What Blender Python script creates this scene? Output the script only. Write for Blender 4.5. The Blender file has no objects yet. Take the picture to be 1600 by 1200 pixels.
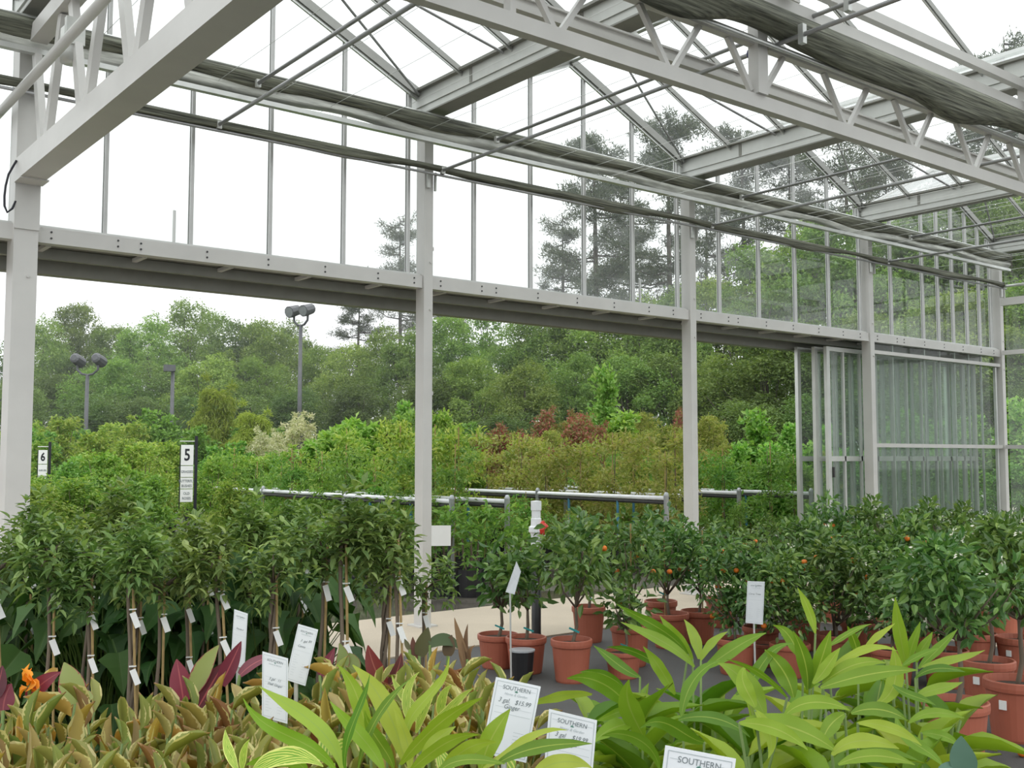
import bpy, math, random
import numpy as np
from math import pi, sin, cos, radians
S = bpy.context.scene
COL = S.collection
# ------------------------------------------------------------------ camera
F = 1640.0; PITCH = math.atan(115 / F); CAMH = 1.6; YAW = radians(51.7)
fw = np.array([cos(YAW) * cos(PITCH), sin(YAW) * cos(PITCH), sin(PITCH)])
rt = np.array([sin(YAW), -cos(YAW), 0.0]); upv = np.cross(rt, fw)
CP = np.array([0, 0, CAMH])
def ray(x, y): return fw + rt * ((x - 800) / F) - upv * ((y - 600) / F)
def dep(x, y, D): return CP + ray(x, y) * D
def onz(x, y, z=0.0):
    r = ray(x, y); return CP + r * ((z - CAMH) / r[2])
def gnd(x, D):            # ground point seen at column x, at distance D
    p = dep(x, 715, D); return np.array([p[0], p[1], 0.0])
def ztop(y, D): return CAMH + (715 - y) / F * D

cam = bpy.data.cameras.new('camera'); cam.sensor_width = 36; cam.lens = F * 36 / 1600
cam.clip_start = 0.05; cam.clip_end = 600
co = bpy.data.objects.new('camera', cam); COL.objects.link(co)
import mathutils
co.matrix_world = mathutils.Matrix(((rt[0], upv[0], -fw[0], 0), (rt[1], upv[1], -fw[1], 0), (rt[2], upv[2], -fw[2], CAMH), (0, 0, 0, 1)))
S.camera = co

# ------------------------------------------------------------------ materials
def newmat(name):
    m = bpy.data.materials.new(name); m.use_nodes = True
    nt = m.node_tree; nt.nodes.clear()
    out = nt.nodes.new('ShaderNodeOutputMaterial')
    return m, nt, nt.nodes, nt.links, out
def rgba(c): return (c[0], c[1], c[2], 1.0)
def solid(name, c, rough=0.5, metal=0.0, var=0.12, scale=8.0, stretch=None, bump=0.0, spec=0.5):
    m, nt, N, L, out = newmat(name)
    p = N.new('ShaderNodeBsdfPrincipled'); p.inputs['Roughness'].default_value = rough
    p.inputs['Metallic'].default_value = metal; p.inputs['Specular IOR Level'].default_value = spec
    tc = N.new('ShaderNodeTexCoord'); mp = N.new('ShaderNodeMapping')
    if stretch: mp.inputs['Scale'].default_value = stretch
    nz = N.new('ShaderNodeTexNoise'); nz.inputs['Scale'].default_value = scale; nz.inputs['Detail'].default_value = 5
    L.new(tc.outputs['Object'], mp.inputs['Vector']); L.new(mp.outputs[0], nz.inputs['Vector'])
    r = N.new('ShaderNodeValToRGB')
    r.color_ramp.elements[0].position = .3; r.color_ramp.elements[1].position = .7
    r.color_ramp.elements[0].color = rgba([v * (1 - var) for v in c]); r.color_ramp.elements[1].color = rgba([min(1, v * (1 + var)) for v in c])
    L.new(nz.outputs[0], r.inputs[0]); L.new(r.outputs[0], p.inputs['Base Color'])
    if bump:
        b = N.new('ShaderNodeBump'); b.inputs['Strength'].default_value = bump; b.inputs['Distance'].default_value = .02
        L.new(nz.outputs[0], b.inputs['Height']); L.new(b.outputs[0], p.inputs['Normal'])
    L.new(p.outputs[0], out.inputs[0]); return m
def leafmat(name, cols, trans=.3, rough=.45, margin=None, mw=.3, stripe=None, midrib=None, spec=.35, val=.25, tcol=None, hue=.03, tip=None):
    m, nt, N, L, out = newmat(name)
    g = N.new('ShaderNodeNewGeometry'); oi = N.new('ShaderNodeObjectInfo')
    r = N.new('ShaderNodeValToRGB'); cr = r.color_ramp
    n = len(cols)
    while len(cr.elements) < n: cr.elements.new(.5)
    for i, c in enumerate(cols):
        cr.elements[i].position = i / max(1, n - 1); cr.elements[i].color = rgba(c)
    L.new(g.outputs['Random Per Island'], r.inputs[0]); col = r.outputs[0]
    def mix(a, fac, cb):
        mx = N.new('ShaderNodeMixRGB')
        L.new(fac, mx.inputs[0]); L.new(a, mx.inputs[1]); mx.inputs[2].default_value = rgba(cb); return mx.outputs[0]
    def mth(op, a, b):
        q = N.new('ShaderNodeMath'); q.operation = op
        for i, v in enumerate((a, b)):
            if isinstance(v, (int, float)): q.inputs[i].default_value = v
            elif v is not None: L.new(v, q.inputs[i])
        return q.outputs[0]
    if margin or stripe or midrib or tip:
        uv = N.new('ShaderNodeUVMap'); sx = N.new('ShaderNodeSeparateXYZ'); L.new(uv.outputs[0], sx.inputs[0])
        d = mth('ABSOLUTE', mth('SUBTRACT', sx.outputs[0], .5), None)      # 0 midrib .. .5 edge
        nz = N.new('ShaderNodeTexNoise'); nz.inputs['Scale'].default_value = 9
        L.new(uv.outputs[0], nz.inputs[0])
        if stripe:
            s = mth('SINE', mth('ADD', mth('MULTIPLY', d, 46.0), mth('MULTIPLY', sx.outputs[1], 26.0)), None)
            s2 = mth('GREATER_THAN', mth('ADD', s, mth('MULTIPLY', nz.outputs[0], 1.2)), .95); col = mix(col, s2, stripe)
        if margin:
            e = mth('GREATER_THAN', mth('ADD', d, mth('MULTIPLY', nz.outputs[0], .22)), .5 + .11 - mw * .5); col = mix(col, e, margin)
        if tip:
            col = mix(col, mth('GREATER_THAN', mth('ADD', sx.outputs[1], mth('MULTIPLY', nz.outputs[0], .3)), 1.07), tip)
        if midrib:
            col = mix(col, mth('LESS_THAN', d, .035), midrib)
    hv = N.new('ShaderNodeHueSaturation'); L.new(col, hv.inputs['Color'])
    v = mth('ADD', mth('MULTIPLY', oi.outputs['Random'], val), 1 - val / 2); L.new(v, hv.inputs['Value'])
    if hue:
        fr = mth('FRACT', mth('MULTIPLY', oi.outputs['Random'], 7.31), None); L.new(mth('ADD', mth('MULTIPLY', fr, hue), .5 - hue / 2), hv.inputs['Hue'])
    col = hv.outputs[0]
    p = N.new('ShaderNodeBsdfPrincipled'); p.inputs['Roughness'].default_value = rough; p.inputs['Specular IOR Level'].default_value = spec
    L.new(col, p.inputs['Base Color'])
    t = N.new('ShaderNodeBsdfTranslucent')
    tm = N.new('ShaderNodeMixRGB'); tm.blend_type = 'MULTIPLY'; tm.inputs[0].default_value = 1
    L.new(col, tm.inputs[1]); tm.inputs[2].default_value = rgba(tcol or (1.25, 1.3, .6)); L.new(tm.outputs[0], t.inputs[0])
    mx = N.new('ShaderNodeMixShader'); mx.inputs[0].default_value = trans
    L.new(p.outputs[0], mx.inputs[1]); L.new(t.outputs[0], mx.inputs[2]); L.new(mx.outputs[0], out.inputs[0])
    return m
def glassmat(name, dirt=.05, refl=.07, tint=(.96, .985, .97)):
    m, nt, N, L, out = newmat(name)
    t = N.new('ShaderNodeBsdfTransparent'); t.inputs[0].default_value = rgba(tint)
    gl = N.new('ShaderNodeBsdfGlossy'); gl.inputs['Roughness'].default_value = .02
    fr = N.new('ShaderNodeFresnel'); fr.inputs[0].default_value = 1.5
    mr = N.new('ShaderNodeMath'); mr.operation = 'MULTIPLY'; L.new(fr.outputs[0], mr.inputs[0]); mr.inputs[1].default_value = refl / .04
    mc = N.new('ShaderNodeMath'); mc.operation = 'MINIMUM'; L.new(mr.outputs[0], mc.inputs[0]); mc.inputs[1].default_value = .6
    m1 = N.new('ShaderNodeMixShader'); L.new(mc.outputs[0], m1.inputs[0]); L.new(t.outputs[0], m1.inputs[1]); L.new(gl.outputs[0], m1.inputs[2])
    d = N.new('ShaderNodeBsdfDiffuse'); d.inputs[0].default_value = (.8, .84, .82, 1)
    tr = N.new('ShaderNodeBsdfTranslucent'); tr.inputs[0].default_value = (.8, .84, .82, 1)
    ad = N.new('ShaderNodeMixShader'); ad.inputs[0].default_value = .5; L.new(d.outputs[0], ad.inputs[1]); L.new(tr.outputs[0], ad.inputs[2])
    tc = N.new('ShaderNodeTexCoord'); nz = N.new('ShaderNodeTexNoise'); nz.inputs['Scale'].default_value = 1.3; nz.inputs['Detail'].default_value = 6
    L.new(tc.outputs['Object'], nz.inputs[0])
    # rain-splash dirt collects in the lowest 40 cm above the sill (z 3.36)
    sx = N.new('ShaderNodeSeparateXYZ'); L.new(tc.outputs['Object'], sx.inputs[0])
    mp = N.new('ShaderNodeMapRange'); mp.inputs[1].default_value = 3.36; mp.inputs[2].default_value = 3.8; mp.inputs[3].default_value = 3.2; mp.inputs[4].default_value = 1.0
    L.new(sx.outputs[2], mp.inputs[0])
    a = N.new('ShaderNodeMath'); a.operation = 'MULTIPLY'; L.new(nz.outputs[0], a.inputs[0]); a.inputs[1].default_value = dirt * 2
    b = N.new('ShaderNodeMath'); b.operation = 'MULTIPLY'; L.new(a.outputs[0], b.inputs[0]); L.new(mp.outputs[0], b.inputs[1])
    m2 = N.new('ShaderNodeMixShader'); L.new(b.outputs[0], m2.inputs[0]); L.new(m1.outputs[0], m2.inputs[1]); L.new(ad.outputs[0], m2.inputs[2])
    L.new(m2.outputs[0], out.inputs[0]); return m

M = {}
M['white'] = solid('white_paint', (.60, .59, .565), .38, var=.05, scale=3)
M['alu'] = solid('aluminium', (.62, .63, .61), .36, .75, var=.08, scale=5)
M['galv'] = solid('galvanised', (.62, .63, .60), .42, .4, var=.05, scale=6)
M['darkpipe'] = solid('pipe_steel', (.36, .36, .36), .4, .6, var=.1)
M['track'] = solid('track_metal', (.27, .27, .24), .5, .2, var=.06)
M['barmetal'] = solid('bar_metal', (.33, .33, .31), .45, .4, var=.06)
M['mull'] = solid('mullion_paint', (.58, .58, .57), .4, .1, var=.04)
M['fabric'] = solid('shade_fabric', (.135, .14, .105), .7, 0, var=.75, scale=26, stretch=(.10, 1.5, 2.8), bump=.6)
M['fabric2'] = solid('screen_film', (.60, .61, .56), .35, .1, var=.28, scale=16, stretch=(.25, 1, 2.0), bump=.4)
M['bolt'] = solid('bolt_dark', (.06, .06, .06), .5, .5)
M['blue'] = solid('blue_plastic', (.02, .02, .12), .35)
M['black'] = solid('black_plastic', (.018, .018, .02), .42, var=.2)
M['terra'] = solid('terracotta_plastic', (.42, .125, .075), .5, var=.10, scale=4)
M['soil'] = solid('potting_soil', (.06, .042, .03), .95, var=.5, scale=60, bump=.6)
M['bark'] = solid('bark_brown', (.16, .125, .09), .85, var=.3, scale=20, stretch=(1, 1, .2), bump=.5)
M['darkbark'] = solid('bark_dark', (.075, .062, .05), .9, var=.3, scale=6, stretch=(1, 1, .2))
M['bamboo'] = solid('bamboo_cane', (.36, .25, .10), .5, var=.2, scale=25)
M['pvc'] = solid('white_pvc', (.80, .82, .84), .35, var=.05)
M['greypipe'] = solid('grey_pipe', (.42, .44, .46), .45, .2, var=.1)
M['card'] = solid('card_white', (.74, .77, .79), .35, var=.03)
M['ink'] = solid('ink_grey', (.16, .19, .2), .6, var=.05)
M['paleink'] = solid('pale_print', (.42, .47, .48), .6, var=.05)
M['greenink'] = solid('ink_green', (.16, .34, .28), .6, var=.05)
M['signwhite'] = solid('sign_white', (.85, .86, .84), .4, var=.02)
M['signblack'] = solid('sign_black', (.012, .013, .02), .4)
M['red'] = solid('red_plastic', (.62, .05, .03), .4)
M['orange'] = solid('orange_peel', (.80, .20, .02), .4, var=.15, scale=20)
M['limepeel'] = solid('green_peel', (.30, .42, .06), .4, var=.15)
M['tape'] = solid('teal_tape', (.03, .30, .30), .4)
M['bluenet'] = solid('blue_tie', (.06, .22, .34), .5)
M['lampgrey'] = solid('lamp_housing', (.10, .105, .11), .5, .2)
M['lens'] = solid('lamp_lens', (.22, .24, .24), .25)
M['rubber'] = solid('cable_black', (.02, .02, .03), .5)
M['cream'] = solid('cream_blossom', (.85, .83, .70), .6)
M['glass'] = glassmat('wall_glass', .055, .05)
M['roofglass'] = glassmat('roof_glass', .02, .04)
M['doorglass'] = glassmat('door_glass', .02, .04, (.86, .93, .88))
# leaves
G = leafmat
M['forest'] = G('leaf_forest', [(.12, .21, .05), (.19, .29, .07), (.28, .38, .11)], .4, .6, val=.55, hue=.035)
M['forest2'] = G('leaf_forest_dark', [(.09, .155, .045), (.135, .215, .06), (.19, .28, .085)], .35, .6, val=.5, hue=.03)
M['pine'] = G('needle_pine', [(.075, .10, .06), (.10, .13, .075), (.15, .17, .10)], .15, val=.3)
M['yg'] = G('leaf_yellowgreen', [(.13, .25, .045), (.21, .35, .065), (.33, .45, .10), (.38, .45, .13)], .35)
M['mg'] = G('leaf_midgreen', [(.10, .22, .05), (.16, .32, .06), (.26, .42, .11)], .35)
M['willow'] = G('leaf_willow', [(.20, .30, .05), (.28, .38, .07), (.36, .44, .11)], .35)
M['dapple'] = G('leaf_dappled', [(.22, .30, .12), (.50, .52, .34), (.70, .68, .56), (.30, .34, .16)], .3)
M['redtip'] = G('leaf_red', [(.28, .06, .07), (.15, .19, .05), (.40, .08, .11), (.22, .26, .08), (.20, .22, .06), (.44, .15, .16), (.26, .28, .10)], .35, tcol=(1.2, .9, .7))
M['olive'] = G('leaf_olive', [(.18, .24, .05), (.27, .33, .08), (.36, .39, .13), (.38, .34, .15)], .4)
M['pear'] = G('leaf_pear', [(.13, .30, .05), (.22, .42, .08), (.36, .52, .17)], .4)
M['standard'] = G('leaf_standard', [(.075, .14, .04), (.12, .20, .055), (.19, .28, .08), (.33, .43, .15)], .3, .42, midrib=(.24, .33, .12), spec=.35)
M['broad'] = G('leaf_broad', [(.020, .058, .011), (.032, .082, .016), (.055, .12, .026)], .18, .5, midrib=(.06, .12, .03), spec=.22)
M['citrus'] = G('leaf_citrus', [(.045, .115, .026), (.08, .17, .04), (.13, .235, .06), (.26, .38, .11)], .25, .3, midrib=(.15, .25, .07), spec=.55)
M['ginger'] = G('leaf_ginger', [(.09, .20, .014), (.15, .28, .018), (.22, .35, .026), (.31, .40, .05)], .32, .42, midrib=(.27, .37, .06), spec=.35, val=.35)
M['vginger'] = G('leaf_variegated', [(.20, .36, .04), (.28, .44, .05)], .3, .4, stripe=(.62, .64, .14), margin=(.66, .68, .20), mw=.18)
M['dry'] = G('leaf_drying', [(.20, .27, .065), (.29, .34, .09), (.38, .39, .12), (.24, .30, .07), (.48, .43, .17), (.27, .32, .08), (.36, .35, .12), (.50, .28, .07), (.31, .34, .09), (.28, .12, .06), (.56, .46, .22), (.22, .27, .07), (.52, .34, .08)], .32, .5, margin=(.66, .60, .30), mw=.22, tcol=(1.15, 1.05, .5), val=.3, tip=(.44, .28, .16))
M['canna'] = G('leaf_burgundy', [(.14, .025, .035), (.22, .035, .045), (.10, .03, .035)], .25, .35, midrib=(.34, .10, .09), spec=.5, tcol=(1.5, .5, .5))
M['cannagreen'] = G('leaf_canna_green', [(.22, .28, .08), (.30, .34, .13)], .25, .4, margin=(.30, .08, .08), mw=.08)
M['burnt'] = G('leaf_burnt', [(.05, .09, .03), (.08, .10, .035), (.14, .05, .03)], .2, .4)
M['brown'] = G('leaf_withered', [(.24, .14, .07), (.32, .20, .11), (.16, .09, .05)], .15, .7, tcol=(1, .8, .5))
M['agave'] = G('leaf_bluegreen', [(.06, .13, .09), (.08, .16, .11)], .1, .5)
M['stalk'] = solid('green_stalk', (.12, .19, .04), .5, var=.2)
M['orangepetal'] = G('petal_orange', [(.85, .28, .02), (.9, .42, .04)], .3, .5, tcol=(1.1, .9, .4))

def groundmat(name, c, wet=None, rough=.8, scale=3.0, var=.3, joint=None, stain=None):
    m, nt, N, L, out = newmat(name)
    p = N.new('ShaderNodeBsdfPrincipled'); tc = N.new('ShaderNodeTexCoord')
    nz = N.new('ShaderNodeTexNoise'); nz.inputs['Scale'].default_value = scale; nz.inputs['Detail'].default_value = 8
    L.new(tc.outputs['Object'], nz.inputs[0])
    r = N.new('ShaderNodeValToRGB'); r.color_ramp.elements[0].position = .3; r.color_ramp.elements[1].position = .72
    r.color_ramp.elements[0].color = rgba([v * (1 - var) for v in c]); r.color_ramp.elements[1].color = rgba([v * (1 + var) for v in c])
    L.new(nz.outputs[0], r.inputs[0]); col = r.outputs[0]
    fine = N.new('ShaderNodeTexNoise'); fine.inputs['Scale'].default_value = 180; L.new(tc.outputs['Object'], fine.inputs[0])
    mx = N.new('ShaderNodeMixRGB'); mx.blend_type = 'OVERLAY'; mx.inputs[0].default_value = .35; L.new(col, mx.inputs[1]); L.new(fine.outputs[0], mx.inputs[2]); col = mx.outputs[0]
    L.new(col, p.inputs['Base Color'])
    b = N.new('ShaderNodeBump'); b.inputs['Strength'].default_value = .25; b.inputs['Distance'].default_value = .01
    L.new(fine.outputs[0], b.inputs['Height'])
    if wet:
        n2 = N.new('ShaderNodeTexNoise'); n2.inputs['Scale'].default_value = .55; n2.inputs['Detail'].default_value = 4; L.new(tc.outputs['Object'], n2.inputs[0])
        r2 = N.new('ShaderNodeMapRange'); r2.inputs[1].default_value = .50; r2.inputs[2].default_value = .62; r2.inputs[3].default_value = .05; r2.inputs[4].default_value = .4
        L.new(n2.outputs[0], r2.inputs[0]); L.new(r2.outputs[0], p.inputs['Roughness'])
        r3 = N.new('ShaderNodeMapRange'); r3.inputs[1].default_value = .50; r3.inputs[2].default_value = .62; r3.inputs[3].default_value = .0; r3.inputs[4].default_value = .35
        L.new(n2.outputs[0], r3.inputs[0]); L.new(r3.outputs[0], b.inputs['Strength'])
    else: p.inputs['Roughness'].default_value = rough
    L.new(b.outputs[0], p.inputs['Normal'])
    L.new(p.outputs[0], out.inputs[0]); return m
M['mat'] = groundmat('weed_mat', (.075, .075, .073), rough=.75, scale=1.2)
M['concrete'] = groundmat('concrete', (.50, .43, .33), rough=.8, scale=.7, var=.14)
M['wet'] = groundmat('wet_asphalt', (.12, .11, .09), wet=True)
M['field'] = groundmat('forest_soil', (.05, .06, .03), rough=.95, scale=.3)

# ------------------------------------------------------------------ mesh builder
class MB:
    def __init__(s, origin=(0, 0, 0)):
        s.v = []; s.f = []; s.uv = []; s.n = 0; s.o = np.array(origin, float); s.has_uv = False
    def add(s, v, f, uv=None):
        v = np.asarray(v, float); s.v.append(v)
        f = np.asarray(f, int); s.f.append(f + s.n); s.n += len(v)
        if uv is None: uv = np.zeros((len(v), 2))
        else: s.has_uv = True
        s.uv.append(uv)
    def box(s, a, b):
        a = np.minimum(a, b), np.maximum(a, b); a, b = a
        v = [[(a, b)[i >> 2 & 1][0], (a, b)[i >> 1 & 1][1], (a, b)[i & 1][2]] for i in range(8)]
        s.add(v, [[0, 1, 3, 2], [4, 6, 7, 5], [0, 4, 5, 1], [2, 3, 7, 6], [0, 2, 6, 4], [1, 5, 7, 3]]); return s
    def bar(s, p, q, w, h=None, up=(0, 0, 1)):
        h = h or w; p = np.array(p, float); q = np.array(q, float); d = q - p; d /= np.linalg.norm(d)
        u = np.array(up, float)
        if abs(d @ u) > .98: u = np.array([1.0, 0, 0])
        x = np.cross(d, u); x /= np.linalg.norm(x); y = np.cross(x, d)
        v = [e + x * (a * w / 2) + y * (b * h / 2) for e in (p, q) for a, b in ((-1, -1), (1, -1), (1, 1), (-1, 1))]
        s.add(v, [[3, 2, 1, 0], [4, 5, 6, 7], [0, 1, 5, 4], [1, 2, 6, 5], [2, 3, 7, 6], [3, 0, 4, 7]]); return s
    def tube(s, pts, r, n=8, cap=True):
        pts = np.asarray(pts, float); k = len(pts)
        rs = np.full(k, r) if np.isscalar(r) else np.asarray(r, float)
        t = np.gradient(pts, axis=0); t /= np.linalg.norm(t, axis=1)[:, None] + 1e-9
        u = np.array([0, 0, 1.0]) if abs(t[0][2]) < .9 else np.array([1.0, 0, 0])
        V = []
        for i in range(k):
            x = np.cross(t[i], u); x /= np.linalg.norm(x) + 1e-9; y = np.cross(x, t[i]); u = y
            a = np.arange(n) * 2 * pi / n
            V.append(pts[i] + rs[i] * (np.cos(a)[:, None] * x + np.sin(a)[:, None] * y))
        V = np.concatenate(V); Fq = []
        for i in range(k - 1):
            for j in range(n):
                Fq.append([i * n + j, i * n + (j + 1) % n, (i + 1) * n + (j + 1) % n, (i + 1) * n + j])
        if cap:
            V = np.concatenate([V, [pts[0], pts[-1]]])
            for j in range(n):
                Fq.append([k * n, (j + 1) % n, j, j]); Fq.append([k * n + 1, (k - 1) * n + j, (k - 1) * n + (j + 1) % n, (k - 1) * n + (j + 1) % n])
        s.add(V, Fq); return s
    def lathe(s, prof, c=(0, 0, 0), n=20):     # prof: (radius, z)
        a = np.arange(n) * 2 * pi / n
        V = np.concatenate([np.stack([r * np.cos(a) + c[0], r * np.sin(a) + c[1], np.full(n, z + c[2])], 1) for r, z in prof])
        Fq = [[i * n + j, i * n + (j + 1) % n, (i + 1) * n + (j + 1) % n, (i + 1) * n + j] for i in range(len(prof) - 1) for j in range(n)]
        s.add(V, Fq); return s
    def ball(s, c, r, n=10, sq=1.0):
        s.lathe([(r * sin(t) + 1e-4, -r * sq * cos(t)) for t in np.linspace(0, pi, n // 2 + 2)], c, n); return s
    def build(s, name, mat, parent=None, loc=None, smooth=False):
        me = bpy.data.meshes.new(name)
        V = np.concatenate(s.v) - s.o; Fs = np.concatenate(s.f)
        tri = Fs[:, 2] == Fs[:, 3]
        tot = np.where(tri, 3, 4); start = np.concatenate([[0], np.cumsum(tot)[:-1]])
        mask = np.ones_like(Fs, bool); mask[tri, 3] = False
        loops = Fs[mask]
        me.vertices.add(len(V)); me.vertices.foreach_set('co', V.astype(np.float32).ravel())
        me.loops.add(len(loops)); me.loops.foreach_set('vertex_index', loops.astype(np.int32))
        me.polygons.add(len(Fs)); me.polygons.foreach_set('loop_start', start.astype(np.int32)); me.polygons.foreach_set('loop_total', tot.astype(np.int32))
        me.polygons.foreach_set('use_smooth', np.full(len(Fs), bool(smooth)))
        if s.has_uv:
            l = me.uv_layers.new(name='UVMap'); l.data.foreach_set('uv', np.concatenate(s.uv)[loops].astype(np.float32).ravel())
        me.update(calc_edges=True); me.materials.append(M[mat] if isinstance(mat, str) else mat)
        o = bpy.data.objects.new(name, me); COL.objects.link(o)
        if parent is not None: o.parent = parent
        o.location = loc if loc is not None else (0, 0, 0)
        return o
def tag(o, label, cat, group=None, kind=None):
    o['label'] = label; o['category'] = cat
    if group: o['group'] = group
    if kind: o['kind'] = kind
    return o
def empty(name, loc, label, cat, group=None, rz=0, kind=None, sc=None):
    o = bpy.data.objects.new(name, None); COL.objects.link(o); o.location = tuple(float(v) for v in loc); o.rotation_euler[2] = rz
    o.empty_display_size = .1
    if sc is not None: o.scale = sc if hasattr(sc, '__len__') else (sc,) * 3
    return tag(o, label, cat, group, kind)
KIDS = {}
def kids(o):
    return [c for c in o.children]
def dup(root, loc, rz, label, group=None, sc=1.0, cat=None, drop=()):
    r = root.copy(); COL.objects.link(r); r.location = tuple(float(v) for v in loc); r.rotation_euler[2] = rz
    r.scale = sc if hasattr(sc, '__len__') else (sc,) * 3
    r['label'] = label
    if group: r['group'] = group
    elif 'group' in r: del r['group']
    if cat: r['category'] = cat
    for c in root.children:
        if c.name.split('.')[0] in drop: continue
        d = c.copy(); COL.objects.link(d); d.parent = r
        for g in c.children:
            e = g.copy(); COL.objects.link(e); e.parent = d
    return r
def structure(o): o['kind'] = 'structure'; return o
def recolour(o, part, mat):
    for c in o.children:
        if c.name.split('.')[0] == part:
            c.data = c.data.copy(); c.data.materials[0] = M[mat]

# leaf template : length 1 along +Y, width 1 in X, normal +Z
def leaf_tpl(ns=4, prof=None, fold=.18, droop=.25, wave=0.0):
    prof = prof or (lambda t: (sin(pi * t ** .8)) ** .8)
    V = []; U = []
    for i in range(ns + 1):
        t = i / ns; w = max(prof(t), 0.03 if 0 < i < ns else .012) * .5
        z = -droop * t * t
        wv = wave * sin(t * 17)
        V += [[-w, t, z + fold * w * 2 + wv], [0, t, z], [w, t, z + fold * w * 2 - wv]]; U += [[.5 - w, t], [.5, t], [.5 + w, t]]
    Fq = []
    for i in range(ns):
        b = i * 3; Fq += [[b, b + 1, b + 4, b + 3], [b + 1, b + 2, b + 5, b + 4]]
    return np.array(V), np.array(Fq), np.array(U)
DIA = (np.array([[0, 0, 0], [.42, .5, .08], [0, 1, -.1], [-.42, .5, .08]]), np.array([[0, 1, 2, 2], [0, 2, 3, 3]]), None)
def scatter(mb, tpl, pos, ydir, nrm, length, width):
    V, Fq, U = tpl; N = len(pos)
    y = ydir / (np.linalg.norm(ydir, axis=1)[:, None] + 1e-9)
    x = np.cross(y, nrm); x /= np.linalg.norm(x, axis=1)[:, None] + 1e-9
    z = np.cross(x, y)
    P = pos[:, None, :] + V[None, :, 0, None] * (x * width[:, None])[:, None, :] + V[None, :, 1, None] * (y * length[:, None])[:, None, :] + V[None, :, 2, None] * (z * length[:, None])[:, None, :]
    k = len(V); FF = (Fq[None] + (np.arange(N) * k)[:, None, None]).reshape(-1, 4)
    mb.add(P.reshape(-1, 3), FF, np.tile(U, (N, 1)) if U is not None else None)
def rdir(rng, n, up=0.0):
    d = rng.normal(size=(n, 3)); d[:, 2] += up; return d / np.linalg.norm(d, axis=1)[:, None]
def blob_leaves(mb, rng, centers, radii, n, size, tpl=DIA, up=.5, wr=.62, zmin=-.5, shell=.55, droop=0):
    idx = rng.integers(0, len(centers), n); d = rdir(rng, n, .35)
    d[:, 2] = np.where(d[:, 2] < zmin, -d[:, 2], d[:, 2])
    rad = radii[idx] * (shell + (1 - shell) * rng.random(n)) * (.8 + .4 * rng.random(n))
    pos = centers[idx] + d * rad[:, None]
    nr = rdir(rng, n) * .75 + d * .5 + np.array([0, 0, up]); yd = np.cross(nr, rng.normal(size=(n, 3))) + d * .35; yd[:, 2] -= droop
    L = size * (.65 + .7 * rng.random(n)); scatter(mb, tpl, pos, yd, nr, L, L * wr)
SKY0, SKY1, EXPO, HAZE = 1.15, 2.4, 0.0, .0014

# ================================================================== THE GREENHOUSE
YW = 8.42                                   # line of the end wall
CX = [-1.72, 1.95, 5.57, 9.33, 13.03, 16.73]  # gutter / column lines
ZG = 5.05; ZR = 5.95; ZS = 3.30
def one(name, fn, mat, parent=None, **k):
    mb = MB(); fn(mb); return mb.build(name, mat, parent, **k)
# ground pieces
structure(tag(one('floor', lambda m: m.box((-8, -8, -.12), (19, 7.27, 0)), 'mat'), 'dark grey woven ground cover under the potted plants', 'floor'))
structure(tag(one('floor_apron', lambda m: m.box((-8, 7.275, -.12), (19, 9.1, .012)), 'concrete'), 'pale concrete apron running along the open end wall', 'concrete apron'))
structure(tag(one('floor_walkway', lambda m: m.box((8.77, -8, -.05), (9.9, 7.27, .012)), 'concrete'), 'pale concrete walkway strip between the citrus pots', 'walkway'))
structure(tag(one('ground_yard', lambda m: m.box((-60, 9.105, -.2), (90, 34, -.012)), 'wet'), 'wet dark asphalt yard with shallow puddles outside the greenhouse', 'yard'))
structure(tag(one('ground_woodland', lambda m: m.box((-160, 34.01, -.3), (220, 240, -.02)), 'field'), 'dark soil under the woodland beyond the yard', 'ground'))
structure(tag(one('ground_side', lambda m: m.box((19.01, -60, -.3), (220, 9.1, -.02)), 'field'), 'soil beside the greenhouse under the right hand woods', 'ground'))

# columns
names = ['white steel column outside the view to the left of the truss column', 'broad white steel column under the lengthwise truss, left edge of the opening',
         'white steel column standing alone between the two widest openings', 'white steel column between the red potted trees and the third opening',
         'white steel column beside the stacked sliding doors', 'white steel corner column where the side wall begins']
for i, X in enumerate(CX[1:], 1):
    w, d = (.17, .20) if i == 1 else (.10, .14)
    o = empty('column', (X, YW, 0), names[i], 'column', 'end wall columns', kind='structure')
    one('shaft', lambda m: m.box((-w / 2, -d / 2, .02), (w / 2, d / 2, ZG - .12)), 'white', o)
    one('base_plate', lambda m: m.box((-w / 2 - .05, -d / 2 - .04, .012), (w / 2 + .05, d / 2 + .04, .026)), 'white', o)
    if i == 1:
        one('splice_plate', lambda m: m.box((-w / 2 - .004, -d / 2 - .012, 3.30), (w / 2 + .004, -d / 2 - .001, 3.64)), 'white', o)
    for z in ((3.02, 3.48) if i > 1 else (2.95,)):
        one('bolt', lambda m: m.tube([(.02, -d / 2 - .012, z), (.02, -d / 2 + .002, z)], .012, 8), 'white', o)
    if i > 1:
        for z in (2.2, 3.6):
            one('clip', lambda m: m.box((w / 2, -.05, z), (w / 2 + .025, .0, z + .035)), 'white', o)
        one('pipe_bracket', lambda m: m.box((-.035, -d / 2 - .03, 4.20), (.0, -d / 2 - .002, 4.34)).box((w / 2 + .005, -d / 2 - .03, 4.18), (w / 2 + .02, -d / 2, 4.36)), 'galv', o)

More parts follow.
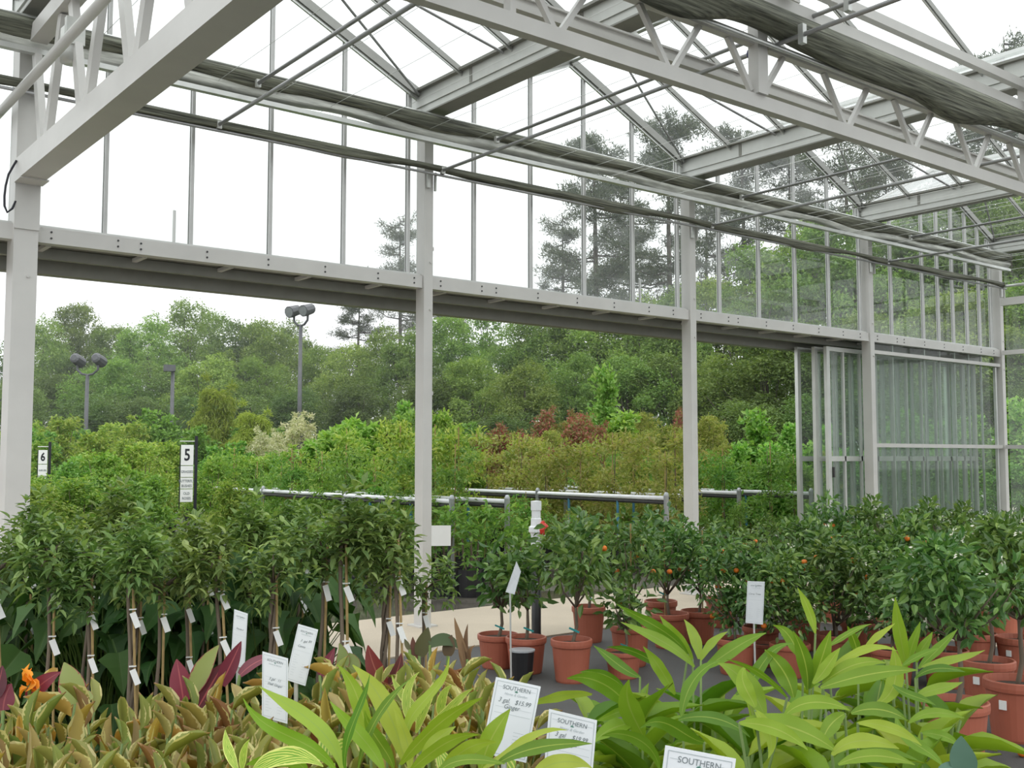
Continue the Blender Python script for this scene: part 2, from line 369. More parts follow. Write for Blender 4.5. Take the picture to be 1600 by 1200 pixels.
# gutters (run towards the viewer)
gl = ['steel roof gutter over the lengthwise truss at the left', 'steel roof gutter rising to the top centre from the lone column', 'steel roof gutter meeting the wall at the third column', 'steel roof gutter meeting the wall beside the stacked doors', 'steel roof gutter over the side wall']
for X, lb in zip(CX[1:], gl):
    o = empty('gutter', (X, YW, ZG), lb, 'gutter', 'roof gutters', kind='structure')
    def body(m):
        m.box((-.075, -12, -.13), (.075, .12, -.055)); m.box((-.09, -12, -.055), (-.075, .12, .09)); m.box((.075, -12, -.055), (.09, .12, .09))
    one('channel', body, 'galv', o)
    one('upper_flange', lambda m: m.box((-.135, -12, .09), (-.075, .12, .115)).box((.075, -12, .09), (.135, .12, .115)), 'track', o)
    one('lower_lip', lambda m: m.box((-.10, -12, -.145), (.10, .12, -.131)), 'track', o)
    for k in range(5):
        one('joint_strap', lambda m: m.box((-.094, -.9 - k * 1.5, -.05), (-.0905, -.86 - k * 1.5, .085)), 'track', o)
    one('end_plate', lambda m: m.box((-.10, .121, -.15), (.10, .135, .13)), 'galv', o)

# roof slopes: glass + bars
bay = ['left', 'second', 'third', 'fourth', 'right']
ys = [YW - .0 - .74 * k for k in range(15)]
for b in range(5):
    x0, x1 = CX[b], CX[b + 1]; xm = (x0 + x1) / 2
    for side, (xa, xb, za, zb) in enumerate(((x0 + .09, xm, ZG + .09, ZR), (xm, x1 - .09, ZR, ZG + .09))):
        o = empty('ceiling_slope', (xm, YW, ZR), 'glazed roof slope of the %s bay falling to its %s gutter' % (bay[b], ('left', 'right')[side]), 'roof glazing', kind='structure')
        def L(p): return (p[0] - xm, p[1] - YW, p[2] - ZR)
        mb = MB(); mb.add([L((xa, YW + .1, za + .045)), L((xb, YW + .1, zb + .045)), L((xb, -3.4, zb + .045)), L((xa, -3.4, za + .045))], [[0, 1, 2, 3]]); mb.build('glass', 'roofglass', o)
        for k, y in enumerate(ys):
            w, h = (.06, .085) if k == 0 else (.034, .05)
            one('glazing_bar', lambda m: m.bar(L((xa, y, za)), L((xb, y, zb)), w, h), 'barmetal', o)
            one('bar_stem', lambda m: m.bar(L((xa, y, za - h * .72)), L((xb, y, zb - h * .72)), w * .36, h * .4), 'alu', o)
        if side == 1:
            for (ya, yb) in ((YW - .05, 7.75), (7.03, 7.75), (YW - 4.4, 3.6), (3.3, 3.6)):
                one('wind_brace', lambda m: m.tube([L((xb - .02, ya, zb - .03)), L((xa + .02, yb, za - .03))], .013, 6), 'darkpipe', o)
        else:
            for (ya, yb) in ((YW - .05, 7.75), (7.03, 7.75)):
                one('wind_brace', lambda m: m.tube([L((xa + .02, ya, za - .03)), L((xb - .02, yb, zb - .03))], .013, 6), 'darkpipe', o)
    o = tag(one('ridge_beam', lambda m: m.box((xm - .03, -3.4, ZR - .04), (xm + .03, YW + .1, ZR + .07)), 'alu'), 'aluminium ridge beam of the %s roof bay' % bay[b], 'ridge', kind='structure')

# gable glazing above the openings, one window per bay
mull = {1: [2.56, 3.26, 3.97, 4.70, 5.40], 2: [6.19, 6.93, 7.69, 8.44, 9.18], 3: [9.93, 10.69, 11.44, 12.18, 12.91], 4: [13.70, 14.55, 14.98, 15.41, 15.83, 16.22, 16.58], 0: [-1.0, -.25, .5, 1.25]}
def roofz(x, b):
    x0, x1 = CX[b], CX[b + 1]; t = (x - x0) / (x1 - x0); return ZG + .05 + (ZR - ZG - .05) * (1 - abs(2 * t - 1))
for b in range(5):
    x0, x1 = CX[b], CX[b + 1]; xm = (x0 + x1) / 2
    o = empty('window_%d' % (b + 1), (xm, YW, ZS), 'tall gable glazing of the %s bay above the %s' % (bay[b], 'door header' if b < 4 else 'fixed glass panel'), 'window', kind='structure')
    mb = MB(); yg = YW + .055
    P = [(x0, yg, 3.36), (x1, yg, 3.36), (x1, yg, ZG + .05), (xm, yg, ZR), (x0, yg, ZG + .05)]
    mb.add(P, [[0, 1, 2, 4], [4, 2, 3, 3]]); mb.o = np.array((xm, YW, ZS)); g = mb.build('pane', 'glass', o)
    g.data.transform(mathutils.Matrix.Translation((0, 0, ZS))); g.location.z = -ZS     # keep heights for the dirt band
    for x in mull[b]:
        one('mullion', lambda m: m.box((x - xm - .013, .018, .06), (x - xm + .013, .05, roofz(x, b) - ZS - .03)), 'mull', o)
        one('mullion_cap', lambda m: m.box((x - xm - .017, .058, .06), (x - xm + .017, .066, roofz(x, b) - ZS - .03)), 'alu', o)
    xs_ = x0 + (.09 if b == 1 else .055)
    one('sill_beam', lambda m: m.box((xs_ - xm, -.05, -.075), (x1 - xm - .055, .05, .045)), 'white', o)
    one('sill_cap', lambda m: m.box((xs_ - xm, -.02, .05), (x1 - xm - .055, .075, .064)), 'alu', o)
    nb = [.12, .62, .80, 1.35, 1.9, 2.45, 3.0, 3.4]
    for t in nb:
        if x0 + .1 + t > x1 - .1: continue
        for dz in (-.035, .012):
            one('bolt', lambda m: m.tube([(xs_ - xm + t - .02, -.056, dz), (xs_ - xm + t - .02, -.049, dz)], .0085, 6), 'bolt', o)
# short vent rods standing on the sill
for x, lb in ((3.10, 'short thin rod standing on the sill in the left bay'), (8.50, 'short thin rod standing on the sill beside the last mullion of the middle bay')):
    tag(one('vent_rod', lambda m: m.box((x - .011, YW - .02, ZS + .066), (x + .011, YW + .0, ZS + .33)), 'alu'), lb, 'rod')

# door header hood with track, outside the wall
o = empty('door_track', (CX[1], 8.75, 3.2), 'long steel hood and sliding track under the glazing, with cross brackets', 'door track', kind='structure')
xa, xb = -2.0 - CX[1], CX[5] + .05 - CX[1]
one('hood', lambda m: m.box((xa, -.27, .06), (xb, .36, .075)), 'track', o)
one('track_rail', lambda m: m.box((xa, .30, -.08), (xb, .36, .055)).box((xa, .30, -.10), (xb, .42, -.08)), 'track', o)
one('inner_rail', lambda m: m.box((xa, -.02, -.03), (xb, .04, .055)), 'track', o)
for k in range(21):
    x = xa + 4.2 + .74 * k - .05
    if x < xb: one('bracket', lambda m: m.bar((x, -.27, .035), (x, .30, .035), .04, .03), 'white', o)

# rails left of the first column
# fixed glass bay 5 lower window and side wall
x0, x1 = CX[4] + .06, CX[5] - .06
o = empty('window_6', ((x0 + x1) / 2, YW, 0), 'lower fixed glass panel between the door column and the corner column', 'window', kind='structure'); w2 = (x1 - x0) / 2
mb = MB(); mb.add([(-w2, .03, .1), (w2, .03, .1), (w2, .03, 3.22), (-w2, .03, 3.22)], [[0, 1, 2, 3]]); mb.build('pane', 'doorglass', o)
for z0, z1, nm in ((1.745, 1.80, 'middle_rail'), (3.06, 3.11, 'top_rail'), (.03, .45, 'kick_panel')):
    one(nm, lambda m: m.box((-w2, -.05, z0), (w2, .015, z1)), 'white', o)
for x in mull[4][:-1]:
    one('mullion', lambda m: m.box((x - CX[4] - .06 - w2 - .012, .032, .12), (x - CX[4] - .06 - w2 + .012, .06, 3.22)), 'alu', o)
one('edge_strip', lambda m: m.box((w2 - .12, -.02, .1), (w2 - .08, .02, 3.05)), 'alu', o)
o = empty('wall_right', (CX[5], 3.5, 0), 'glazed side wall running back from the corner column', 'side wall', kind='structure')
mb = MB(); mb.add([(0, 4.8, .1), (0, -7, .1), (0, -7, 4.95), (0, 4.8, 4.95)], [[0, 1, 2, 3]]); mb.build('pane', 'glass', o)
for z0, z1, nm in ((3.25, 3.32, 'sill_rail'), (1.74, 1.80, 'middle_rail'), (4.05, 4.17, 'eaves_beam'), (.03, .5, 'kick_panel')):
    one(nm, lambda m: m.box((-.09, -7, z0), (-.012, 4.82, z1)), 'white', o)
one('eaves_pipe', lambda m: m.tube([(-.06, 4.8, 4.36), (-.06, -7, 4.36)], .022), 'alu', o)
for k in range(15):
    one('mullion', lambda m: m.box((-.02, 4.1 - k * .74, .1), (.02, 4.13 - k * .74, 4.93)), 'alu', o)

# stacked sliding doors outside, behind the fixed bay
dl = ['front sliding glass door of the stack, its bright edge nearest the opening', 'middle sliding glass door of the stack behind the door column', 'rear sliding glass door of the stack, set furthest back']
for k, (xa, xb, y) in enumerate(((12.30, 16.3, 8.62), (12.22, 16.22, 8.76), (12.08, 16.05, 8.94))):
    o = empty('door_%d' % (k + 1), ((xa + xb) / 2, y, .05), dl[k], 'sliding door', kind='structure'); h = (xb - xa) / 2
    one('frame', lambda m: m.box((-h, -.025, 0), (-h + .07, .025, 3.08)).box((h - .07, -.025, 0), (h, .025, 3.08)).box((-h + .071, -.02, 3.02), (h - .071, .02, 3.079)).box((-h + .071, -.02, .001), (h - .071, .02, .16)).box((-h + .071, -.02, 1.50), (h - .071, .02, 1.57)), ('galv', 'galv', 'alu')[k], o)
    mb = MB(); mb.add([(-h, 0, .1), (h, 0, .1), (h, 0, 3.05), (-h, 0, 3.05)], [[0, 1, 2, 3]]); mb.build('pane', 'doorglass', o)
    for q in range(1, 10):
        one('glazing_bar', lambda m: m.box((-h + q * .4 + .06 * k - .016, -.02, .16), (-h + q * .4 + .06 * k + .016, .02, 3.02)), 'mull', o)
    if k == 0: one('handle', lambda m: m.box((-h + .08, -.045, 1.28), (-h + .11, -.02, 1.42)), 'bolt', o)

# lengthwise truss from the first column towards the viewer
XT = CX[1]
o = empty('truss', (XT, YW, 3.65), 'heavy white steel truss running overhead from the left column towards the viewer', 'truss')
one('lower_chord', lambda m: m.box((-.095, -11, 0), (.085, -.112, .165)), 'white', o)
one('upper_chord', lambda m: m.box((-.06, -11, 1.02), (.06, -.11, 1.14)), 'white', o)
one('seat_plate', lambda m: m.box((-.10, -.30, -.012), (.10, -.114, -.001)), 'white', o)
for k in range(14):
    y = -.55 - k * .95
    if y < -10: break
    one('web_member', lambda m: m.bar((.0, y - .05, .165), (.0, y - .38, 1.02), .085, .05, (1, 0, 0)), 'white', o)
    one('web_member', lambda m: m.bar((.0, y + .05, .165), (.0, y + .33, 1.02), .085, .05, (1, 0, 0)), 'white', o)
tag(one('curtain_drive_pipe', lambda m: m.tube([(XT - .16, 8.9, 4.22), (XT - .16, -3, 4.22)], .033, 12), 'white', smooth=True), 'round white pipe clamped along the heavy lengthwise truss', 'pipe')
o = empty('gear_motor', (XT - .02, 7.2, 4.35), 'small grey gear motor inside the heavy left truss', 'motor')
one('housing', lambda m: m.lathe([(.001, -.12), (.07, -.12), (.075, 0), (.07, .10), (.04, .14), (.001, .14)], n=14), 'galv', o, smooth=True)
one('chain_guard', lambda m: m.box((-.06, -.10, -.02), (.06, -.05, .16)), 'galv', o)
tag(one('power_cable', lambda m: m.tube([(1.850, 8.25, 3.79), (1.835, 8.28, 3.75), (1.81, 8.30, 3.69), (1.793, 8.30, 3.6), (1.787, 8.30, 3.52), (1.79, 8.30, 3.45), (1.81, 8.30, 3.405), (1.845, 8.305, 3.44), (1.868, 8.314, 3.50)], .0085, 6), 'rubber', smooth=True), 'thin black cable looping beside the top of the left column', 'cable')

# cross truss parallel to the wall
YT = 4.40
o = empty('truss', (CX[2], YT, 3.93), 'long white steel cross truss spanning overhead from the top centre to the right edge', 'truss')
x0, x1 = XT + .1 - CX[2], CX[5] - CX[2]
one('lower_chord', lambda m: m.box((x0, -.035, 0), (x1, .035, .095)), 'white', o)
one('upper_chord', lambda m: m.box((x0, -.03, .43), (x1, .03, .49)), 'white', o)
one('tie_beam', lambda m: m.box((x0, -.03, .76), (x1, .03, .845)), 'white', o)
for X in CX[2:5]:
    xx = X - CX[2]
    one('stub_post', lambda m: m.box((xx - .05, -.06, .096), (xx + .05, .025, .99)), 'white', o)
for X in (3.8, 4.73, 6.6, 7.5, 8.42, 10.3, 11.2, 12.1, 14, 14.9, 15.8, 2.85):
    x = X - CX[2]
    for s in (-1, 1):
        one('web_member', lambda m: m.bar((x + s * .03, 0, .096), (x + s * .27, 0, .43), .034, .034, (0, 1, 0)), 'white', o)
for X in CX[2:5]:
    x = X - CX[2]
    for s in (-1, 1):
        one('web_member', lambda m: m.bar((x + s * .06, 0, .12), (x + s * .29, 0, .43), .034, .034, (0, 1, 0)), 'white', o)
one('hanger', lambda m: m.box((-2.13, -.03, .096), (-2.09, .03, .43)), 'white', o)
o = empty('purlin_beam', (CX[2], YT - .06, 4.86), 'white square beam lying just above the cross truss curtain at the upper right', 'beam')
one('beam', lambda m: m.box((x0, -.03, 0), (x1, .03, .075)), 'white', o)
for X in CX[2:5]:
    one('splice_plate', lambda m: m.box((X - CX[2] + .22, -.045, -.13), (X - CX[2] + .36, -.032, .10)), 'white', o)
tag(one('curtain_rail', lambda m: m.box((XT + .1, 5.06, 4.44), (CX[5], 5.13, 4.485)).box((XT + .1, 5.09, 4.486), (CX[5], 5.115, 4.53)).box((XT + .1, 5.07, 4.531), (CX[5], 5.13, 4.545)), 'white'), 'pale profile beam hanging just behind the cross truss', 'beam')

# gathered shade curtains
def bundle(name, y, z, x0, x1, ry, rz, seed, mat, n=220, sag=.25):
    rng = np.random.default_rng(seed); K = 20; xs = np.linspace(x0, x1, n)
    a = np.arange(K) * 2 * pi / K
    ph = rng.random(6) * 6
    V = []
    for i, x in enumerate(xs):
        lo = sag * (.5 * sin(x * 1.9 + ph[0]) + .35 * sin(x * 3.3 + ph[1]) + .25 * sin(x * 6.1 + ph[2]))
        lo += .7 * sin(x * 2.7 + ph[5]) * sin(x * .9)
        rr = 1 + .10 * np.sin(a * 5 + x * .7 + ph[3]) + .06 * np.sin(a * 9 - x * 1.6 + ph[4])
        zz = np.sin(a) * rz * rr; zz = np.where(zz < 0, zz * (1 + lo), zz * .8)
        V.append(np.stack([np.full(K, x), y + np.cos(a) * ry * rr, z + zz], 1))
    V = np.concatenate(V); f = [[i * K + j, i * K + (j + 1) % K, (i + 1) * K + (j + 1) % K, (i + 1) * K + j] for i in range(n - 1) for j in range(K)]
    f += [[0, j, j + 1, j + 1] for j in range(1, K - 1)] + [[(n - 1) * K, (n - 1) * K + j + 1, (n - 1) * K + j, (n - 1) * K + j] for j in range(1, K - 1)]
    mb = MB(); mb.add(V, f); return mb
def curtain(label, y, z, x0, x1, ry, rz, seed, rail=True, film=True):
    o = empty('shade_curtain', ((x0 + x1) / 2, y, z), label, 'curtain'); c = np.array(((x0 + x1) / 2, y, z))
    mb = bundle('f', y, z, x0, x1, ry, rz, seed, 'fabric'); mb.o = c; mb.build('gathered_fabric', 'fabric', o, smooth=True)
    if film:
        mb = bundle('f', y + .025, z - rz * 1.25, x0, x1, ry * .8, rz * .95, seed + 5, 'fabric2', sag=.15); mb.o = c; mb.build('screen_film', 'fabric2', o, smooth=True)
    if rail:
        one('edge_rail', lambda m: m.box((x0 - c[0], -.03, -.205), (x1 - c[0], .03, -.165)), 'alu', o)
        one('lead_wire', lambda m: m.tube([(x0 - c[0], -ry * .3, rz * .92), (x1 - c[0], -ry * .3, rz * .92)], .012, 6), 'alu', o)
curtain('upper gathered grey shade curtain crossing in front of the end wall columns', 8.16, 4.79, .2, CX[5] - .1, .07, .07, 3)
curtain('lower slim gathered curtain bundle strung along the end wall below the thick one', 8.27, 4.38, -1.0, CX[5] - .1, .04, .046, 9, rail=False, film=False)
tag(one('curtain_lower_pipe', lambda m: m.tube([(-1.0, 8.262, 4.322), (CX[5], 8.262, 4.322)], .013, 8), 'darkpipe', smooth=True), 'slim metal pipe under the lower curtain bundle on the end wall', 'pipe')
curtain('large gathered grey shade curtain lying along the cross truss at the upper right', 4.22, 4.46, XT + .15, CX[5], .09, .125, 21, rail=False, film=False)
tag(one('curtain_tube', lambda m: m.tube([(XT + .15, 4.29, 4.345), (CX[5], 4.29, 4.345)], .016, 8), 'alu', smooth=True), 'slim metal tube under the big curtain on the cross truss', 'pipe')
# drive pipes running towards the viewer
up_l = ['first', 'second', 'third', 'fourth']
for k, (xl, xu) in enumerate(((3.40, 3.66), (5.66, 6.18), (9.56, 9.9), (13.30, 13.6))):
    for nm, x, y0, z in (('lower', xl, 8.24, 4.40 - .03), ('upper', xu, 8.06, 4.73)):
        where = ('from the left bay over the truss end', 'from the lone column towards the top right', 'from the third column towards the right edge', 'from the door column towards the right edge')[k]
        o = empty('drive_rod', (x, y0, z), '%s dark steel curtain drive rod running %s' % (nm, where), 'drive rod', 'curtain drive rods')
        one('rod', lambda m: m.tube([(0, 0, 0), (0, -11, 0)], .0165, 8), 'darkpipe', o, smooth=True)
        one('end_clamp', lambda m: m.box((-.02, -.01, -.035), (.02, .025, .03)), 'galv', o)
        if k in (1, 2):
            one('roller', lambda m: m.ball((0, -(y0 - YT) + .10, -.0), .042, 10), 'blue', o, smooth=True)
            one('hook', lambda m: m.box((-.02, -(y0 - YT) - .33, -.06), (.02, -(y0 - YT) - .29, .07)), 'alu', o)
# gear motors under two gutters
for X, lb in ((CX[2] + .12, 'small gear motor with a hanging chain under the centre gutter'), (CX[3] + .12, 'small gear motor with a hanging chain under the third column gutter')):
    o = empty('gear_motor', (X, 5.73, 4.97), lb, 'motor')
    one('housing', lambda m: m.tube([(-.05, 0, -.08), (.02, 0, -.08), (.10, 0, -.08)], [.05, .062, .045], 12).box((-.03, -.05, -.10), (.04, .05, .02)), 'galv', o, smooth=False)
    one('bracket', lambda m: m.box((-.06, -.10, .0), (.05, -.07, .10)), 'galv', o)
    one('chain', lambda m: m.tube([(.06, -.03, -.06), (.10, -.05, -.2), (.08, -.08, -.30), (.0, -.1, -.34)], .009, 6), 'bolt', o)
# thin curtain support wires
for k in range(28):
    x = 2.3 + k * .52
    tag(one('support_wire', lambda m: m.tube([(x, 8.44, 4.70), (x, 4.40, 4.70)], .0022, 5), 'alu'), 'thin taut upper curtain wire running from the end wall to the cross truss', 'wire', 'upper curtain support wires')
    if k % 2 and k > 8:
        tag(one('support_wire', lambda m: m.tube([(x + .2, 8.44, 4.41), (x + .2, 4.45, 4.41)], .0022, 5), 'alu'), 'thin taut lower curtain wire running just beneath the thick wall curtain', 'wire', 'lower curtain support wires')

# ================================================================== WRITING
def text(body, size, mat, parent, loc, right, up, name='lettering', shear=0.0, sx=1.0, bold=0.0):
    c = bpy.data.curves.new('t', 'FONT'); c.body = body; c.size = size; c.align_x = 'CENTER'; c.align_y = 'CENTER'; c.shear = shear; c.resolution_u = 3
    c.offset = bold
    t = bpy.data.objects.new('t', c); COL.objects.link(t)
    dg = bpy.context.evaluated_depsgraph_get(); me = bpy.data.meshes.new_from_object(t.evaluated_get(dg)); bpy.data.objects.remove(t)
    me.name = name; me.materials.clear(); me.materials.append(M[mat])
    o = bpy.data.objects.new(name, me); COL.objects.link(o); o.parent = parent
    r = np.array(right, float); r /= np.linalg.norm(r); u = np.array(up, float); u -= r * (u @ r); u /= np.linalg.norm(u); n = np.cross(r, u)
    o.matrix_basis = mathutils.Matrix(((r[0] * sx, u[0], n[0], loc[0]), (r[1] * sx, u[1], n[1], loc[1]), (r[2] * sx, u[2], n[2], loc[2]), (0, 0, 0, 1)))
    return o

# ================================================================== OUTDOORS
def faceyaw(p):            # yaw that turns local -Y towards the viewer's spot
    return math.atan2(p[1], p[0]) - pi / 2
# flood light poles
def floodlight(px, topy, D, label, heads=2, turn=0.0, spin=0.0, hw=.42):
    g = gnd(px, D); H = ztop(topy, D); o = empty('floodlight_pole', g, label, 'light pole', rz=faceyaw(g) + spin)
    one('pole', lambda m: m.tube([(0, 0, -.02), (0, 0, H)], [.10, .07], 10), 'lampgrey', o, smooth=True)
    if heads == 2:
        one('yoke', lambda m: m.tube([(-hw, 0, H + .40), (-hw * .95, 0, H + .18), (-hw * .5, 0, H + .02), (0, 0, H - .02), (hw * .5, 0, H + .02), (hw * .95, 0, H + .18), (hw, 0, H + .40)], .045, 8), 'lampgrey', o, smooth=True)
        for s in (-1, 1):
            h = one('lamp_head', lambda m: m.tube([(s * hw, .26, H + .66), (s * hw, .2, H + .65), (s * hw, -.2, H + .52), (s * hw, -.27, H + .50)], [.12, .20, .23, .23], 10), 'lampgrey', o)
            one('lens', lambda m: m.tube([(s * hw, -.272, H + .499), (s * hw, -.29, H + .494)], .19, 10), 'lens', h)
    else:
        one('lamp_head', lambda m: m.box((-.35, -.2, H - .05), (.1, .2, H + .2)), 'lampgrey', o)
    return o
floodlight(467, 507, 40, 'tall dark floodlight pole with two tilted lamp heads against the white sky', spin=-.75, hw=.36)
floodlight(133, 585, 41, 'smaller twin floodlight pole before the trees near the left column', spin=2.6, hw=.45)
floodlight(267, 578, 41, 'slim dark pole with a single boxy lamp head between the two floodlights', heads=1)

# numbered aisle signs
def aisle_sign(px, D, top, bottom, num, rows, label, wd, postpx):
    p = gnd(px, D); zt = ztop(top, D); zb = ztop(bottom, D); o = empty('aisle_sign', p, label, 'sign', rz=faceyaw(p)); w = wd
    one('post', lambda m: m.box((w * .58, -.02, -.02), (w * .58 + .05, .03, zt + .02)), 'signblack', o)
    one('side_rail', lambda m: m.box((-w * .60, .0, zb - .1), (-w * .52, .03, zt - .13)), 'signblack', o)
    one('top_rod', lambda m: m.tube([(-w * .6, 0, zt - .07), (w * .6, 0, zt - .07)], .009, 6), 'galv', o)
    h = (zt - .13) - zb; z = zt - .13
    for k, (f, txt) in enumerate([(.365, num)] + rows):
        q = one('panel', lambda m: m.box((-w * .5, -.012, z - h * f + .012), (w * .5, .0, z)), 'signwhite', o)
        n = len(txt); zc = z - h * f / 2
        for j, s in enumerate(txt):
            text(s, (h * .285 if k == 0 else h * .062), 'signblack' if k == 0 else 'ink', q, (0, -.0145, zc + (n - 1) * h * .042 - j * h * .084), (1, 0, 0), (0, 0, 1), sx=.75 if k == 0 else .82, bold=.006 if k == 0 else .001)
        z -= h * f
    return o
aisle_sign(292.5, 17.5, 683, 785, ['5'], [(.205, ['GRASSES']), (.20, ['BUTTERFLY', 'BUSHES']), (.23, ['OLD', 'ROSES'])], 'tall white aisle sign with the number 5 on a black post', .20, 303)
aisle_sign(67, 19, 692, 765, ['6'], [(.3, ['SHRUBS']), (.335, ['TREES'])], 'small white numbered sign on a black post right beside the left column', .15, 73)

# tree racks made of pipe, running away from the greenhouse
racks = [('tree_rack', (7.27, 7.80), ((10.37, 17.5), (9.97, 17.0)), 'pale pipe rack rows beyond the lone column, nearest the puddle'),
         ('tree_rack', (10.02, 10.82), ((9.47, 14.6), (9.75, 14.4)), 'long pale pipe rack beyond the third column'),
         ('tree_rack', (12.35, 13.0), ((10.2, 16), (9.4, 15)), 'pale pipe rack seen through the third opening near the stacked doors')]
for nm, xs, yr, lb in racks:
    o = empty(nm, (xs[0], yr[0][0], 0), lb, 'rack', 'pipe tree racks')
    for x, (ya, yb) in zip(xs, yr):
        dx = x - xs[0]; dy = ya - yr[0][0]
        one('rail', lambda m: m.tube([(dx, dy, 1.075), (dx, yb - yr[0][0], 1.075)], .028, 10), 'pvc', o, smooth=True)
        one('drip_pipe', lambda m: m.tube([(dx + .01, dy, 1.02), (dx + .01, yb - yr[0][0], 1.02)], .026, 8), 'bolt', o, smooth=True)
        for q in range(3):
            y = dy + q * 2.6
            if y < yb - yr[0][0]: one('post', lambda m: m.lathe([(.034, -.02), (.034, 1.10), (.038, 1.105), (.02, 1.15), (.001, 1.155)], (dx, y, 0), 12), 'greypipe', o, smooth=True)
    for q in range(5):
        t = rng_ = random.Random(q).random()
        x = (xs[0] if q % 2 else xs[1]) - xs[0]
        one('hanging_tie', lambda m: m.tube([(x, .4 + q * .5, 1.02), (x + .02, .42 + q * .5, .8), (x, .40 + q * .5, .55)], .018, 6), 'bluenet', o)

# standpipe with white valve
p = onz(838, 1000); o = empty('standpipe', p, 'black standpipe with a white valve and red handle behind the red pots', 'standpipe', rz=faceyaw(p))
one('post', lambda m: m.lathe([(.042, -.01), (.042, .80), (.001, .80)], n=14), 'black', o, smooth=True)
one('valve_body', lambda m: m.lathe([(.03, .80), (.046, .82), (.046, .90), (.05, .93), (.066, .945), (.066, .985), (.048, 1.0), (.046, 1.06), (.040, 1.065), (.040, 1.13), (.047, 1.135), (.047, 1.215), (.001, 1.22)], n=18), 'pvc', o, smooth=False)
one('handle', lambda m: m.tube([(.03, .01, .96), (.068, .01, .97), (.072, .01, .965)], [.07, .075, .05], 14).box((.055, -.02, .90), (.075, .03, 1.04)), 'red', o)
# white boards
def board(px, py, D, w, h, label, post=True):
    c = dep(px, py, D); o = empty('notice_board', (c[0], c[1], 0), label, 'board', rz=faceyaw(c))
    one('panel', lambda m: m.box((-w / 2, -.01, c[2] - h / 2), (w / 2, .01, c[2] + h / 2)), 'signwhite', o)
    one('stake', lambda m: m.box((w / 2 - .03, .011, -.02), (w / 2 - .005, .035, c[2] + h / 2 - .02)), 'signblack', o)
board(688, 837, 12.0, .24, .23, 'blank white board on a dark stake beside the grey rack post')
board(1343, 857, 10.6, .15, .18, 'small blank white board half hidden by citrus leaves near the door column')
c = dep(1560, 816, 10.2); o = empty('display_bench', (c[0], c[1], 0), 'white topped bench behind the citrus trees at the right edge', 'bench', rz=faceyaw(c))
one('bench_top', lambda m: m.box((-.35, -.25, c[2] - .03), (.7, .25, c[2] + .03)), 'signwhite', o)
for a in (-.3, .64):
    for b in (-.2, .2): one('leg', lambda m: m.box((a - .02, b - .02, 0), (a + .02, b + .02, c[2] - .03)), 'galv', o)

# ------------------------------------------------------------------ trees
def tree_proto(seed, H, R, zc, nblob, n, size, leaf, bark, br=(1.0, 1.8), spread=1.0, tall=1.0, name='broadleaf_tree'):
    rng = np.random.default_rng(seed); o = empty(name, (0, 0, 0), 'p', 'tree')
    d = rdir(rng, nblob, .15); rad = (.35 + .65 * rng.random(nblob) ** .6)
    c = d * rad[:, None] * np.array([R, R, (H - zc) * .5]) + np.array([0, 0, (H + zc) / 2])
    c[:, :2] *= np.clip(1.15 - .5 * ((c[:, 2] - zc) / (H - zc)) ** 2, .4, 1.2)[:, None]
    c[:, 2] = np.minimum(c[:, 2], H - br[0] * .8)
    r = br[0] + (br[1] - br[0]) * rng.random(nblob)
    mb = MB(); blob_leaves(mb, rng, c, r, n, size); mb.build('crown', leaf, o)
    mb = MB(); mb.tube([(0, 0, -.1), (.1, .05, H * .3), (-.05, .1, H * .6), (0, 0, H * .85)], [H * .018, H * .015, H * .01, H * .004], 8)
    for k in range(min(nblob, 16)):
        z0 = H * (.2 + .4 * rng.random()); mb.tube([(0, 0, z0), c[k] * np.array([.5, .5, 0]) + np.array([0, 0, (z0 + c[k][2]) * .5 - .2]), c[k]], [H * .006, H * .004, H * .0015], 5)
    mb.build('trunk', bark, o, smooth=True); return o
def pine_proto(seed, H, z0, n, leaf='pine', L0=3.4, dens=1.0):
    rng = np.random.default_rng(seed); o = empty('pine_tree', (0, 0, 0), 'p', 'tree')
    tr = MB(); tr.tube([(0, 0, -.1), (.1, .1, H * .35), (-.1, .1, H * .7), (0, 0, H)], [.24, .19, .12, .02], 8)
    P = []; Dd = []
    nb = int(46 * dens)
    for k in range(nb):
        t = rng.random() ** .8; z = z0 + (H - z0 - .3) * t; a = rng.random() * 2 * pi; Lb = L0 * (1.0 - .75 * t) * (.6 + .6 * rng.random()) + .4
        e = np.array([cos(a) * Lb, sin(a) * Lb, z + Lb * (.12 + .3 * (rng.random() - .35))]); s0 = np.array([0, 0, z]); mid = (s0 + e) / 2 + np.array([0, 0, -.12 * Lb])
        tr.tube([s0, mid, e], [.06, .04, .015], 5)
        for q in range(int(2 + Lb * 2.2)):
            f = .4 + .6 * rng.random(); b = (1 - f) ** 2 * s0 + 2 * f * (1 - f) * mid + f * f * e
            P.append(b + rng.normal(size=3) * np.array([.35, .35, .16])); Dd.append((e - s0) / Lb)
    P = np.array(P); Dd = np.array(Dd); m = n // len(P)
    pos = np.repeat(P, m, 0) + rng.normal(size=(len(P) * m, 3)) * np.array([.22, .22, .15])
    yd = rdir(rng, len(pos), .3) + np.repeat(Dd, m, 0) * .5
    mb = MB(); scatter(mb, DIA, pos, yd, rdir(rng, len(pos)), .20 + .14 * rng.random(len(pos)), .05 + .02 * rng.random(len(pos)))
    mb.build('crown', leaf, o); tr.build('trunk', 'darkbark', o, smooth=True); return o
LIB = {}
